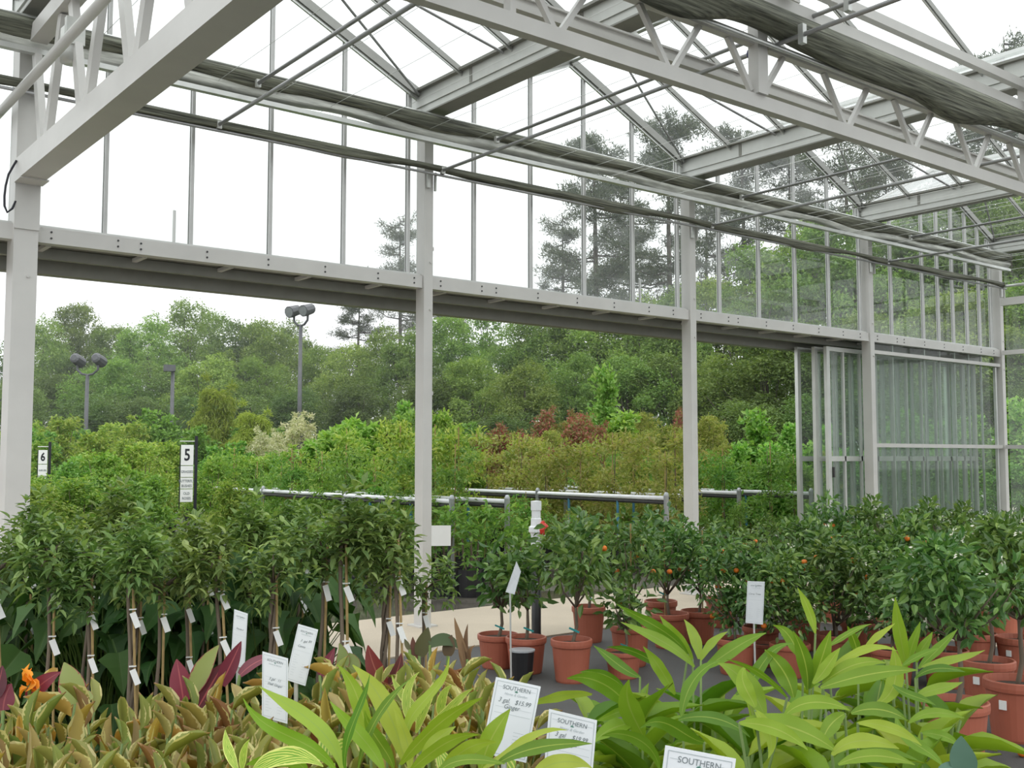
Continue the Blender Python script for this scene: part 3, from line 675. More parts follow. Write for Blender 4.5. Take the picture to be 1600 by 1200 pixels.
def place(kind, make, px, topy, D, label, group=None, wsc=1.0, H0=1.0, rz=None, jit=0, cat=None):
    g = gnd(px, D); s = ztop(topy, D) / H0; rz = rz if rz is not None else (px * 1.7 + D) % 6.28
    if kind not in LIB:
        o = make(); LIB[kind] = o; o.location = g; o.rotation_euler[2] = rz; o.scale = (s * wsc, s * wsc, s); o['label'] = label
        if group: o['group'] = group
    else:
        o = dup(LIB[kind], g, rz, label, group, (s * wsc, s * wsc, s))
    if cat: o['category'] = cat
    return o
FT = [('f%d' % i, (lambda i=i: tree_proto(100 + i, 12, (3.6, 4.3, 3.2, 4.0)[i], (1.6, 2.4, 1.2, 2.0)[i], (70, 84, 60, 74)[i], 19000, .21, 'forest' if i != 2 else 'forest2', 'darkbark', br=(.6, 1.35)))) for i in range(4)]
FP = [('p%d' % i, (lambda i=i: pine_proto(200 + i, 20, (8, 6.5, 10)[i], (15000, 17000, 9000)[i], L0=(3.4, 3.8, 2.6)[i]))) for i in range(3)]
def ft(i, px, y, D, label, group=None, w=1.0): return place(FT[i][0], FT[i][1], px, y, D, label, group, w, 12.0)
def fp(i, px, y, D, label, group=None, w=1.0): return place(FP[i][0], FP[i][1], px, y, D, label, group, w, 20.0)
GA = ('leafy woodland tree between the left column and the tall floodlight', 'left woodland trees')
GB = ('leafy woodland tree between the tall floodlight and the third column', 'middle woodland trees')
GC = ('leafy woodland tree beyond the third opening and the stacked doors', 'right woodland trees')
ft(0, 62, 505, 66, 'airy tree next to the left column in the far treeline', None, .8); ft(1, 118, 480, 70, 'tallest rounded tree of the far treeline left of the small floodlight', None, .75)
ft(3, 290, 481, 66, 'tall open crowned tree in the far treeline left of the tall floodlight', None, .85); ft(2, 365, 488, 66, 'full tree just left of the tall floodlight in the far treeline', None, .85)
for i, px, y, D, w in ((2, -20, 520, 64, 1), (1, 178, 515, 68, .9), (0, 228, 500, 62, .85), (3, 325, 498, 70, .85), (1, 412, 505, 64, .9), (0, 452, 508, 68, .75), (2, 90, 575, 54, 1.1), (1, 170, 565, 52, 1.1), (2, 250, 560, 54, 1.1), (0, 330, 560, 52, 1.1), (3, 400, 565, 53, 1.1), (2, 20, 590, 50, 1.1), (2, 130, 610, 46, 1.4), (2, 300, 612, 46, 1.4), (2, 210, 612, 46, 1.4), (2, 390, 612, 46, 1.4)):
    ft(i, px, y, D, *GA, w=w)
for i, px, y, D, w in ((1, 500, 545, 58, .9), (3, 545, 545, 56, .9), (0, 600, 518, 55, .85), (2, 470, 600, 48, 1.2), (2, 560, 590, 46, 1.2), (0, 640, 520, 52, .85), (1, 700, 498, 54, .85), (3, 765, 483, 56, .85), (0, 820, 500, 50, .9), (1, 880, 482, 50, .95), (3, 940, 490, 48, .95), (0, 1000, 470, 48, .95), (2, 670, 580, 42, 1.2), (1, 740, 565, 42, 1.1), (0, 820, 570, 40, 1.1), (3, 900, 560, 41, 1.1), (1, 980, 560, 40, 1.1), (2, 1050, 540, 40, 1.2), (2, 620, 640, 38, 1.5), (2, 790, 640, 36, 1.5), (2, 940, 640, 36, 1.5), (0, 1060, 455, 46, .9)):
    ft(i, px, y, D, *GB, w=w)
for i, px, y, D, w in ((1, 1120, 440, 46, .9), (3, 1185, 395, 44, .85), (0, 1250, 360, 44, .8), (1, 1320, 345, 42, .8), (3, 1390, 340, 44, .8), (0, 1450, 320, 42, .8), (1, 1520, 300, 42, .8), (2, 1590, 290, 40, .8), (3, 1660, 290, 42, .8), (0, 1130, 560, 38, 1.1), (1, 1200, 520, 37, 1.1), (2, 1280, 500, 36, 1.1), (3, 1360, 500, 36, 1.0), (0, 1440, 480, 35, 1.0), (1, 1520, 460, 34, 1.0), (3, 1600, 450, 34, 1.0), (2, 1160, 620, 33, 1.5), (2, 1260, 610, 33, 1.5), (2, 1350, 600, 32, 1.4), (2, 1470, 600, 31, 1.5), (2, 1580, 590, 30, 1.4), (0, 1690, 420, 34, 1), (1, 1760, 300, 40, 1)):
    ft(i, px, y, D, *GC, w=w)
fp(0, 930, 195, 56, 'tall grey pine seen through the gable glass left of the third column', None, 1.0)
fp(1, 1052, 175, 52, 'tall dense pine standing right behind the third column', None, .95)
fp(2, 880, 330, 66, 'sparse pine low in the gable glass between lone and third columns')
fp(0, 560, 452, 66, 'dark pine rising above the treeline just left of the lone column', None, 1.15); fp(2, 622, 335, 90, 'faint far pine seen through the glass left of the lone column')
fp(1, 705, 470, 72, 'small dark pine top right of the lone column under the header', None, 1.0)
fp(1, 1165, 195, 58, 'pine behind the gable glass right of the third column', None, .9)
fp(0, 1240, 215, 56, 'pine behind the third roof gutter in the glass', None, 1.0); fp(2, 1330, 215, 52, 'thin pine seen beneath the drive rods in the right gable', None, 1.2)
fp(1, 1395, 235, 54, 'pine rising over the woods left of the corner column', None, .9); fp(0, 1590, 40, 56, 'tallest pine at the top right corner seen through the roof glass', None, .9)
fp(2, 1500, 205, 60, 'pine above the woods behind the corner column'); fp(0, 1110, 300, 72, 'distant pine just right of the third column'); fp(2, 985, 250, 62, 'slender pine between the two tall pines in the glass')

# nursery stock beyond the yard
def shrub_proto(seed, leafm, R, z0, nb, n, size, wr=.5, br=(.16, .34), up=.4, droop=0.0, name='nursery_shrub', tall=0.0, pot=True):
    rng = np.random.default_rng(seed); o = empty(name, (0, 0, 0), 'p', 'shrub'); H = 2.0
    t = rng.random(nb); z = z0 + (H - z0 - br[0]) * t
    rad = R * np.sqrt(rng.random(nb)) * (1 - tall * t) * np.clip(1.2 - .8 * t, .35, 1); a = rng.random(nb) * 2 * pi
    c = np.stack([np.cos(a) * rad, np.sin(a) * rad, z], 1); r = br[0] + (br[1] - br[0]) * rng.random(nb); r *= np.clip(1.15 - .6 * t, .5, 1)
    mb = MB(); blob_leaves(mb, rng, c, r, n, size, up=up, wr=wr, shell=.35, droop=droop)
    # a few free shoots above the mass
    k = nb // 3; tip = c[rng.integers(0, nb, k)] + np.stack([rng.normal(size=k) * .08, rng.normal(size=k) * .08, .12 + .2 * rng.random(k)], 1)
    blob_leaves(mb, rng, tip, np.full(k, .07), n // 8, size, up=.1, wr=wr, shell=.2)
    mb.build('foliage', leafm, o)
    st = MB()
    for q in range(5): 
        e = c[rng.integers(0, nb)]; st.tube([(rng.normal() * .04, rng.normal() * .04, .1), e * np.array([.4, .4, 0]) + np.array([0, 0, e[2] * .5]), e], [.016, .012, .004], 5)
    st.build('stem', 'bark', o, smooth=True)
    one('pot', lambda m: m.lathe([(.001, 0), (.15, 0), (.19, .30), (.18, .30), (.17, .25), (.001, .25)], n=14), 'black', o); return o
SK = {
 'yg': lambda: shrub_proto(1, 'yg', .62, .35, 46, 5200, .075),
 'yg2': lambda: shrub_proto(2, 'yg', .50, .30, 40, 4600, .085, .4),
 'mg': lambda: shrub_proto(3, 'mg', .60, .35, 46, 5000, .08, .6),
 'willow': lambda: shrub_proto(4, 'willow', .55, .5, 50, 6500, .10, .2, droop=.9),
 'dapple': lambda: shrub_proto(5, 'dapple', .85, .35, 60, 6500, .07, .35),
 'red': lambda: shrub_proto(6, 'redtip', .42, .8, 26, 2600, .075, .45),
 'olive': lambda: shrub_proto(7, 'olive', .50, .15, 60, 8000, .055, .35),
 'pear': lambda: shrub_proto(8, 'pear', .42, .45, 40, 3600, .085, .6, tall=.65),
 'brt': lambda: shrub_proto(9, 'pear', .62, .4, 40, 3600, .11, .55),
}
SL = {
 'yg': ('yellow green nursery shrub massed beyond the yard', 'yellow green nursery shrubs'),
 'yg2': ('loose yellow green nursery shrub with narrow leaves beyond the yard', 'narrow leaved nursery shrubs'),
 'mg': ('rounded mid green nursery shrub among the yellow green stock', 'mid green nursery shrubs'),
 'olive': ('fine leaved olive brown shrub in the long row behind the racks', 'olive brown nursery shrubs'),
 'red': ('shrub with dark red young leaves among the olive row', 'red leaved nursery shrubs'),
 'pear': ('upright light green young tree rising above the nursery stock', 'young light green trees'),
 'brt': ('bright light green broad leaved bush near the pipe racks', 'bright broad leaved bushes'),
 'willow': ('drooping pale yellow green willow left of the tall floodlight', 'willows'),
 'dapple': ('pale cream dappled bush below the tall floodlight', 'dappled bushes')}
stock = [('yg', 90, 650, 28, 1.1), ('yg2', 150, 668, 25, 1.1), ('mg', 55, 668, 27, 1.1), ('yg', 205, 685, 23, 1.1), ('yg2', 62, 682, 22, 1.1), ('mg', 122, 712, 18, 1.1), ('yg', 165, 705, 17, 1.2), ('yg', 225, 690, 20, 1.1), ('mg', 245, 640, 31, 1.0), ('yg2', 205, 655, 30, 1.1), ('yg', 262, 690, 22, 1.2), ('mg', 225, 735, 15, 1.1), ('yg', 335, 712, 18.5, 1.0), ('mg', 352, 690, 21, 1.1), ('yg2', 380, 705, 20, 1.0), ('yg', 415, 712, 20, 1.2), ('yg2', 360, 745, 14, 1.1), ('yg', 70, 742, 14.5, 1.2), ('yg2', 20, 725, 17, 1.0), ('mg', 300, 665, 27, 1.0), ('yg', 30, 655, 30, 1.1), ('yg', 130, 745, 12.5, 1.4), ('mg', 185, 745, 13, 1.3), ('mg', 390, 785, 14, 1.2), ('mg', 445, 718, 19.5, 1.1), ('yg', 60, 755, 11.8, 1.4), ('yg2', 0, 745, 13, 1.4), ('mg', 480, 712, 20, 1.1), ('yg2', 440, 700, 21, 1.1), ('yg', 180, 660, 34, 1.2), ('mg', 110, 665, 34, 1.2), ('mg', 385, 660, 32, 1.1), ('mg', 430, 668, 34, 1.2), ('mg', 520, 675, 30, 1.2), ('yg', 610, 690, 26, 1.2), ('mg', 660, 680, 30, 1.2), ('mg', 720, 660, 30, 1.1),
 ('brt', 530, 672, 18, 1.1), ('brt', 565, 664, 19, 1.0), ('yg', 605, 655, 19, .9), ('brt', 500, 690, 20, 1.1), ('mg', 640, 640, 22, .75), ('yg', 690, 640, 22, .9), ('mg', 715, 690, 18, 1.0), ('brt', 575, 700, 18.5, 1.1), ('yg', 625, 698, 18.5, 1.0), ('brt', 540, 712, 18, 1.0),
 ('olive', 770, 690, 21, .9), ('olive', 800, 672, 23, .9), ('olive', 835, 678, 21, .9), ('olive', 868, 668, 22, .9), ('olive', 905, 676, 21, .9), ('olive', 940, 672, 22, .9), ('olive', 975, 670, 21, .9), ('olive', 1010, 668, 22, .9), ('olive', 1045, 660, 21, .9), ('olive', 1080, 655, 23, .9), ('olive', 1115, 645, 23, .9), ('olive', 785, 712, 20, 1.0), ('olive', 850, 712, 17, 1.0), ('olive', 915, 712, 17, 1.0), ('olive', 985, 708, 17.5, 1.0), ('olive', 1050, 706, 17, 1.0), ('olive', 1130, 690, 19, 1.0), ('olive', 1010, 640, 26, .8), ('olive', 885, 655, 26, .8),
 ('red', 782, 668, 19.8, .9), ('red', 850, 640, 26, .8), ('red', 898, 652, 20.4, .9), ('red', 915, 645, 24, .8), ('red', 760, 700, 19, .9), ('red', 935, 664, 19.5, .6), ('red', 1062, 642, 24, .5), ('red', 455, 712, 18.5, .6), ('red', 825, 676, 19.5, .8),
 ('pear', 945, 568, 27, .75), ('pear', 975, 640, 24, 1.2), ('pear', 1182, 638, 19, 1.1), ('pear', 1205, 690, 17, 1.3), ('pear', 1270, 688, 19, 1.0), ('pear', 1155, 690, 18, 1.0), ('pear', 1295, 662, 24, 1.0), ('pear', 1235, 660, 26, 1.0), ('pear', 630, 625, 25, .8),
 ('mg', 1160, 716, 18, 1.2), ('mg', 1225, 712, 18, 1.2), ('olive', 1290, 700, 20, 1.0), ('mg', 1320, 700, 19, 1.1), ('yg', 1190, 735, 17.5, 1.2), ('yg', 1260, 735, 17.5, 1.2), ('mg', 1420, 640, 24, 1.1), ('mg', 1500, 650, 22, 1.1), ('pear', 1590, 620, 22, 1.1), ('mg', 1380, 690, 20, 1.2), ('mg', 1580, 720, 20, 1.2), ('mg', 1460, 700, 20, 1.2)]
special = {('pear', 945): 'tallest light green young tree standing above the red leaved shrubs', ('pear', 1182): 'light green young tree in the middle of the third opening', ('pear', 1270): 'light green young tree close to the edge of the sliding doors',
 ('red', 898): 'brightest crimson shrub under the tall light green young tree', ('mg', 640): 'thin green shrub half hidden behind the lone column', ('yg', 690): 'tall thin yellow green shrub just right of the lone column'}
for k, px, y, D, w in stock:
    lb, gr = SL[k]; sp = special.get((k, px))
    place(k, SK[k], px, y, D, sp or lb, None if sp else gr, w, 2.0, cat='young tree' if k == 'pear' else None)
place('willow', SK['willow'], 338, 600, 32, *SL['willow'], wsc=.8, H0=2.0)
place('willow', SK['willow'], 395, 640, 30, 'smaller drooping pale shrub between the willow and the dappled bush', None, .9, 2.0)
place('dapple', SK['dapple'], 458, 648, 25, SL['dapple'][0], None, .85, 2.0); place('dapple', SK['dapple'], 420, 672, 23, 'lower pale dappled bush to the left of the main one', None, .8, 2.0)
place('dapple', SK['dapple'], 490, 690, 21, 'lower pale dappled bush to the right of the main one', None, .8, 2.0)

# young trees held in the racks: black pot, cane, bare stem, airy head
def racktree(seed, leafm):
    rng = np.random.default_rng(seed); o = empty('potted_sapling', (0, 0, 0), 'p', 'young tree')
    t = rng.random(26); c = np.stack([rng.normal(size=26) * .16, rng.normal(size=26) * .16, .45 + 1.15 * t], 1)
    mb = MB(); blob_leaves(mb, rng, c, np.full(26, .15), 1300, .07, up=.3, wr=.45, shell=.2); mb.build('foliage', leafm, o)
    one('stem', lambda m: m.tube([(0, 0, .2), (.02, .01, .8), (-.01, .02, 1.6)], [.012, .010, .004], 6), 'bark', o)
    one('cane', lambda m: m.tube([(.05, .0, .2), (.03, .01, 1.72)], .007, 5), 'bamboo', o)
    one('pot', lambda m: m.lathe([(.001, 0), (.115, 0), (.14, .28), (.145, .28), (.145, .31), (.13, .31), (.125, .27), (.001, .27)], n=16), 'black', o); return o
rows = [(7.5, 10.7, 17.2, 'rt1', 'mg', 'first', 1), (7.95, 11.2, 16.8, 'rt2', 'yg', 'second', 1.05), (6.55, 11.2, 14.5, 'rt3', 'mg', 'puddle side', .55), (8.35, 10.4, 14.5, 'rt3', 'yg', 'third', .55), (8.9, 10.1, 14.6, 'rt1', 'mg', 'third', .6), (9.45, 10.5, 15.5, 'rt2', 'yg', 'fourth', .55),
        (10.4, 9.9, 16, 'rt4', 'olive', 'fifth', 1), (11.2, 10.4, 16, 'rt4', 'olive', 'fifth', 1.1), (12.0, 11.3, 16, 'rt2', 'yg', 'sixth', .6), (12.7, 9.9, 15.6, 'rt1', 'mg', 'sixth', 1), (13.5, 10.1, 15, 'rt3', 'mg', 'sixth', 1), (11.6, 9.6, 14, 'rt3', 'mg', 'sixth', .55)]
RL = {'first': 'young potted tree with a cane in the pipe rack row near the lone column', 'second': 'yellow green potted sapling on the inner side of the rack near the lone column', 'puddle side': 'potted sapling in a black pot standing at the edge of the puddle', 'third': 'potted sapling standing between the first and second pipe racks', 'fourth': 'fine leaved sapling just left of the long pipe rack',
      'fifth': 'sapling held inside the long pipe rack beyond the third column', 'sixth': 'sapling beside the pipe rack near the sliding doors'}
RT = {}
rr = random.Random(5)
for x, y0, y1, kind, leafm, ln, sc0 in rows:
    y = y0
    while y < y1:
        s = sc0 * (.85 + .3 * rr.random()); loc = (x + rr.uniform(-.06, .06), y, -.012)
        if kind not in RT:
            o = racktree(40 + len(RT), {'rt1': 'mg', 'rt2': 'yg', 'rt3': 'mg', 'rt4': 'olive'}[kind]); RT[kind] = o; o.location = loc; o.rotation_euler[2] = y; o.scale = (s,) * 3; o['label'] = RL[ln]; o['group'] = ln + ' rack row saplings'
        else: dup(RT[kind], loc, y * 3.1, RL[ln], ln + ' rack row saplings', s)
        y += rr.uniform(.6, .95)
for q in range(7):
    t = q / 6; dup(RT['rt%d' % (1 + q % 3)], (6.02 + .98 * t, 11.42 - .80 * t, -.012), q * 1.3, 'sapling in the row of black pots along the edge of the wet yard', 'wet yard row saplings', .5 + .04 * (q % 3))
# pots in the front by the water
for px, py, r, lb in ((692, 930, .13, 'shallow black pot with a young fig like plant beside the grey rack post'), (735, 930, .18, 'wide black tub on the wet yard just right of the grey rack post'), (803, 928, .17, 'black tub on the wet yard behind the leftmost red pots')):
    p = onz(px, py); o = empty('nursery_tub', (p[0], p[1], -.012), lb, 'pot')
    one('tub', lambda m: m.lathe([(.001, 0), (r * .85, 0), (r, .2 if r < .15 else .32), (r * .93, .2 if r < .15 else .32), (r * .9, .15), (.001, .15)], n=18), 'black', o)
    rng = np.random.default_rng(int(px)); mb = MB(); c = rng.normal(size=(14, 3)) * np.array([.14, .14, .16]) + np.array([0, 0, .72]); blob_leaves(mb, rng, c, np.full(14, .12), 260, .09, wr=.5); mb.build('foliage', 'mg', o)
    one('stem', lambda m: m.tube([(0, 0, .1), (.03, .02, .4), (.0, .0, .75)], .014, 6).tube([(0, 0, .1), (-.10, .0, .42), (-.12, .0, .7)], .011, 6).tube([(0, 0, .1), (.12, .04, .4), (.14, .02, .7)], .011, 6), 'bark', o)

# ================================================================== PLANTS INSIDE
def floorz(p): return .012 if (p[1] > 7.275 or 8.77 < p[0] < 9.9) else 0.0
ORD = ['first', 'second', 'third', 'fourth', 'fifth', 'sixth', 'seventh', 'eighth', 'ninth', 'tenth', 'eleventh', 'twelfth', 'thirteenth', 'fourteenth', 'fifteenth', 'sixteenth', 'seventeenth', 'eighteenth', 'nineteenth', 'twentieth']
LANCE = leaf_tpl(4, lambda t: sin(pi * t ** .7) ** .9, .12, .22)
OVAL = leaf_tpl(3, lambda t: sin(pi * t ** .85) ** .75, .16, .18)
HEART = leaf_tpl(5, lambda t: (1 - t) ** .62 * (.75 + .6 * sin(pi * min(1, t * 2.2))) * .85 if t > .01 else .5, .14, .35)
GLEAF = leaf_tpl(9, lambda t: sin(pi * t ** .82) ** 1.05, .18, .30, .012)
def pot_parts(o, r, h, mat='terra', lean=.78, soil=True, sticker=False):
    one('pot', lambda m: m.lathe([(.001, .004), (r * lean * .96, .0), (r * lean, .012), (r * .93, h * .80), (r * .945, h * .82), (r, h * .84), (r * 1.015, h * .90), (r * 1.01, h * .985), (r * .985, h), (r * .93, h), (r * .91, h * .93), (r * .89, h * .85), (.001, h * .85)], n=28), mat, o, smooth=False)
    if soil: one('soil', lambda m: m.lathe([(.001, h * .90), (r * .5, h * .895), (r * .915, h * .87)], n=20), 'soil', o)
    if sticker: one('price_sticker', lambda m: m.box((-.018, -r * .925 - .004, h * .55), (.018, -r * .90, h * .70)), 'signwhite', o)
def citrus_proto(seed, R, z0, H, n, nfruit, leafL=.075, fruit='orange', bend=.03, wr=.48, stake=False, tie=False, blossom=0, sticker=False, double=False):
    rng = np.random.default_rng(seed); o = empty('potted_citrus', (0, 0, 0), 'p', 'citrus tree')
    pot_parts(o, .155, .285, sticker=sticker)
    nb = 26; t = rng.random(nb); d = rdir(rng, nb); c = d * (.3 + .7 * rng.random(nb) ** .5)[:, None] * np.array([R, R, (H - z0) * .46]) + np.array([0, 0, (H + z0) / 2])
    r = .07 + .06 * rng.random(nb); mb = MB()
    idx = rng.integers(0, nb, n); dd = rdir(rng, n, .2); pos = c[idx] + dd * (r[idx] * (.3 + .9 * rng.random(n)))[:, None]
    yd = dd + rdir(rng, n) * .6; yd[:, 2] -= .25; nr = rdir(rng, n, .9) + dd * .3
    L = leafL * (.65 + .7 * rng.random(n)); scatter(mb, OVAL, pos, yd, nr, L, L * wr); mb.build('foliage', 'citrus', o)
    b = bend; fork = np.array([b * .8, b * .3, z0 * .95])
    mb = MB(); mb.tube([(0, 0, .22), (b * .5, b * .2, .29), (b * 1.0, b * .4, .37), (b * .9, b * .3, z0 * .82), fork], [.015, .0135, .0125, .0115, .010], 8)
    for k in range(9): e = c[rng.integers(0, nb)]; mb.tube([fork, (fork + e) / 2 + rng.normal(size=3) * .02, e], [.008, .006, .002], 5)
    if double: mb.tube([(.04, .02, .22), (.05, .05, .5), (.02, .03, z0 + .1)], [.011, .010, .008], 6)
    mb.build('trunk', 'bark', o, smooth=True)
    for k in range(nfruit):
        a = rng.random() * 2 * pi; e = c[rng.integers(0, nb)]; p = e + np.array([cos(a), sin(a), -.3]) * .085; p = p * np.array([1.1, 1.1, 1])
        one('fruit', lambda m: m.ball(p, .019 + .008 * rng.random(), 10, .95), fruit, o, smooth=True)
    if blossom:
        mb = MB(); bl = c[rng.integers(0, nb, blossom)] + rdir(rng, blossom, .7) * .13; scatter(mb, DIA, np.repeat(bl, 5, 0) + rng.normal(size=(blossom * 5, 3)) * .008, rdir(rng, blossom * 5), rdir(rng, blossom * 5), np.full(blossom * 5, .022), np.full(blossom * 5, .014)); mb.build('blossom', 'cream', o)
    if stake: one('stake', lambda m: m.tube([(.03, -.02, .2), (.035, -.02, H * .92)], .006, 6), 'bamboo', o)
    if tie: one('tie_tape', lambda m: m.bar((-.02, -.018, .36), (.055, -.03, .33), .002, .014), 'tape', o)
    return o
CK = {
 'a': lambda: citrus_proto(11, .20, .52, 1.0, 230, 2, .085, tie=True),
 'b': lambda: citrus_proto(12, .21, .52, 1.05, 320, 0, .082, bend=.015, tie=True),
 'c': lambda: citrus_proto(13, .23, .52, 1.1, 400, 0, .078, bend=.045, tie=True),
 'd': lambda: citrus_proto(14, .24, .46, 1.08, 620, 5, .060, stake=True),
 'k': lambda: citrus_proto(15, .27, .40, 1.05, 1200, 8, .058, bend=.01),
 'k2': lambda: citrus_proto(16, .29, .36, 1.05, 1300, 6, .060, bend=.02, blossom=14, double=True),
 'm': lambda: citrus_proto(18, .28, .60, 1.06, 1100, 1, .058, fruit='limepeel', bend=.03, blossom=24, sticker=True),
 'l': lambda: citrus_proto(17, .28, 0.42, 1.1, 1000, 3, .064, fruit='limepeel', bend=.02, blossom=30, sticker=True)}
CL = {}
trees = [
 ('a', 778, 1048, 852, 1.0, 'leftmost citrus in a red pot with a thin sparse crown and two orange fruit'),
 ('b', 822, 1056, 838, 1.0, 'citrus in the red pot overlapping the leftmost one, broad glossy leaves'),
 ('c', 893, 1070, 800, 1.0, 'citrus with a bent trunk in the frontmost red pot of the centre group'),
 ('b', 920, 1008, 790, 1.0, 'citrus in the tall red pot behind the bent trunk tree'),
 ('d', 985, 1045, 788, 1.0, 'citrus with a bamboo cane, rear of two red pots left of the ginger'),
 ('a', 974, 1064, 880, .85, 'small citrus in the red pot just in front of the caned citrus'),
 ('c', 1033, 995, 785, 1.0, 'citrus in the rear red pot before the third column'),
 ('d', 1047, 1017, 800, 1.0, 'citrus with orange fruit in the front red pot before the third column'),
 ('d', 1092, 1010, 805, 1.0, 'citrus in the red pot right below the third column'),
 ('d', 1128, 985, 800, 1.0, 'citrus with orange fruit left of the tall white price card'),
 ('k', 1150, 1058, 840, 1.0, 'dense small leaved citrus in the pot under the tall white price card'),
 ('k', 1190, 1035, 835, 1.0, 'dense citrus directly right of the tall white price card'),
 ('d', 1215, 968, 800, 1.0, 'citrus in a faded red pot on the pale walkway edge'),
 ('k2', 1255, 1020, 800, 1.0, 'bushy citrus with blossoms in front of the sliding door edge'),
 ('k', 1300, 978, 775, 1.0, 'citrus with three large orange fruit beside the sliding door edge'),
 ('k2', 1308, 1050, 838, 1.0, 'bushy citrus directly in front of the door column'),
 ('k', 1345, 1030, 820, 1.0, 'round citrus with scattered orange fruit right of the door column'),
 ('l', 1388, 985, 762, 1.0, 'tall shooted citrus rising against the stacked glass doors'),
 ('k', 1395, 1075, 850, 1.0, 'fruiting citrus behind the tallest upright ginger leaf'),
 ('k2', 1440, 1035, 795, 1.0, 'bushy citrus in the middle of the right hand citrus bank'),
 ('l', 1478, 990, 765, 1.0, 'glossy citrus rising before the fixed glass panel'),
 ('k', 1478, 1078, 850, 1.0, 'low dense citrus behind the right end of the ginger bank'),
 ('l', 1530, 985, 772, 1.0, 'blossoming citrus left of the corner column base'),
 ('k2', 1525, 1055, 815, 1.0, 'blossoming bush citrus in front of the corner column'),
 ('m', 1568, 1010, 782, 1.0, 'large leaved citrus in a pale red pot on the walkway at right'),
 ('m', 1545, 1112, 830, 1.08, 'blossoming citrus in the wide red pot behind the frontmost right pot'),
 ('m', 1592, 1062, 800, 1.0, 'citrus at the right edge with its pot half cut by the frame'),
 ('m', 1590, 1160, 845, 1.18, 'citrus in the largest red pot at the lower right corner'),
 ('m', 1495, 1194, 905, 1.1, 'citrus whose red pot stands lowest at the right end of the ginger'),
 ('k2', 1610, 1000, 790, 1.0, 'citrus cut off by the right frame edge behind the others'),
 ('k', 1235, 1062, 850, .95, 'low fruiting citrus tucked behind the ginger leaf tips')]
for k, px, by, ty, s, lb in trees:
    g = onz(px, by - 6); D = (g - CP) @ fw; H0 = {'a': 1.0, 'b': 1.05, 'c': 1.1, 'd': 1.08, 'k': 1.05, 'k2': 1.05, 'l': 1.1, 'm': 1.06}[k] + .05
    sz = np.clip(ztop(ty, D) / H0, .78, 1.22) * s; loc = (g[0], g[1], floorz(g)); rz = (px * 2.3) % 6.28
    if k in ('a', 'b', 'c') : rz = faceyaw(g) + (px % 7) * .12 - .3
    if k in 'lm': rz = faceyaw(g) - .45
    if k == 'm': sz = s
    sc = (s * (.95 + .1 * ((px * 7) % 10) / 10),) * 2 + (sz,)
    if k not in CL:
        o = CK[k](); CL[k] = o; o.location = loc; o.rotation_euler[2] = rz; o.scale = sc; o['label'] = lb; o['group'] = 'potted citrus trees'
    else: dup(CL[k], loc, rz, lb, 'potted citrus trees', sc)
# loose empty red pots
for px, y, r, lb in ((1150, 1030, .10, 'small empty red pot among the ginger tips beneath the tall price card'), (1196, 1040, .10, 'small red pot peeping out right of the tall price card stake')):
    g = onz(px, y); o = empty('flower_pot', g, lb, 'pot'); pot_parts(o, r, .17)
p = onz(816, 1061); o = empty('nursery_pot', p, 'black nursery pot with a pale rim in front of the second red pot', 'pot')
one('pot', lambda m: m.lathe([(.001, 0), (.07, 0), (.088, .20), (.001, .20)], n=18), 'black', o); one('rim', lambda m: m.lathe([(.078, .201), (.094, .201), (.094, .212), (.001, .213)], n=18), 'greypipe', o)
g = onz(1597, 1183); tag(one('fallen_orange', lambda m: m.ball((g[0], g[1], .024), .024, 10), 'orange', smooth=True), 'orange fruit lying on the dark floor in the lower right corner', 'fruit')

# slim standards with canes
def standard_proto(seed, R, zc, n, L=.06, braid=1, H=1.42):
    rng = np.random.default_rng(seed); o = empty('standard_tree', (0, 0, 0), 'p', 'standard tree'); pot_parts(o, .10, .18, 'black')
    nb = 16; c = rdir(rng, nb) * (.25 + .75 * rng.random(nb))[:, None] * np.array([R, R, R * .75]) + np.array([0, 0, zc])
    tipn = n // 9; tips = c[rng.integers(0, nb, tipn)] + rdir(rng, tipn, .5) * .07
    N = tipn * 9; ang = np.tile(np.arange(9) * 2.4, tipn) + np.repeat(rng.random(tipn) * 6, 9); el = np.tile(np.linspace(.9, -.55, 9), tipn) + rng.normal(size=N) * .15
    yd = np.stack([np.cos(ang) * np.cos(el), np.sin(ang) * np.cos(el), np.sin(el) - .15], 1); nr = np.stack([-np.cos(ang) * np.sin(el), -np.sin(ang) * np.sin(el), np.cos(el)], 1) + rng.normal(size=(N, 3)) * .15
    pos = np.repeat(tips, 9, 0) + np.stack([np.zeros(N), np.zeros(N), np.tile(np.linspace(.03, -.05, 9), tipn)], 1)
    ll = L * (.6 + .6 * rng.random(N)); mb = MB(); scatter(mb, LANCE, pos, yd, nr, ll, ll * .42); mb.build('foliage', 'standard', o)
    mb = MB()
    for q in range(braid):
        ph = q * 2 * pi / braid; zz = np.linspace(.15, zc - R * .3, 14); a = zz * 14 + ph; rr = .010 if braid > 1 else .004
        mb.tube(np.stack([np.cos(a) * rr, np.sin(a) * rr, zz], 1), .0075, 6)
    for k in range(8): mb.tube([(0, 0, zc - R * .35), c[k] * .6 + np.array([0, 0, zc * .4]), c[k]], [.005, .004, .002], 5)
    mb.build('trunk', 'bark', o, smooth=True)
    one('cane', lambda m: m.tube([(.035, -.01, .1), (.012, -.01, zc)], .0052, 6), 'bamboo', o)
    for z in ((zc - R - .03,), (zc - R - .05, zc - R - .26), (zc - R - .08,), (zc - R - .02, zc - R - .19))[seed % 4]:
        one('plant_tag', lambda m: m.bar((.012, -.016, z), (.020 + .012 * (z > .8), -.022, z - .055), .022, .0015, (0, 1, 0)).bar((.0, -.014, z + .012), (.026, -.014, z + .012), .010, .004), 'signwhite', o)
    return o
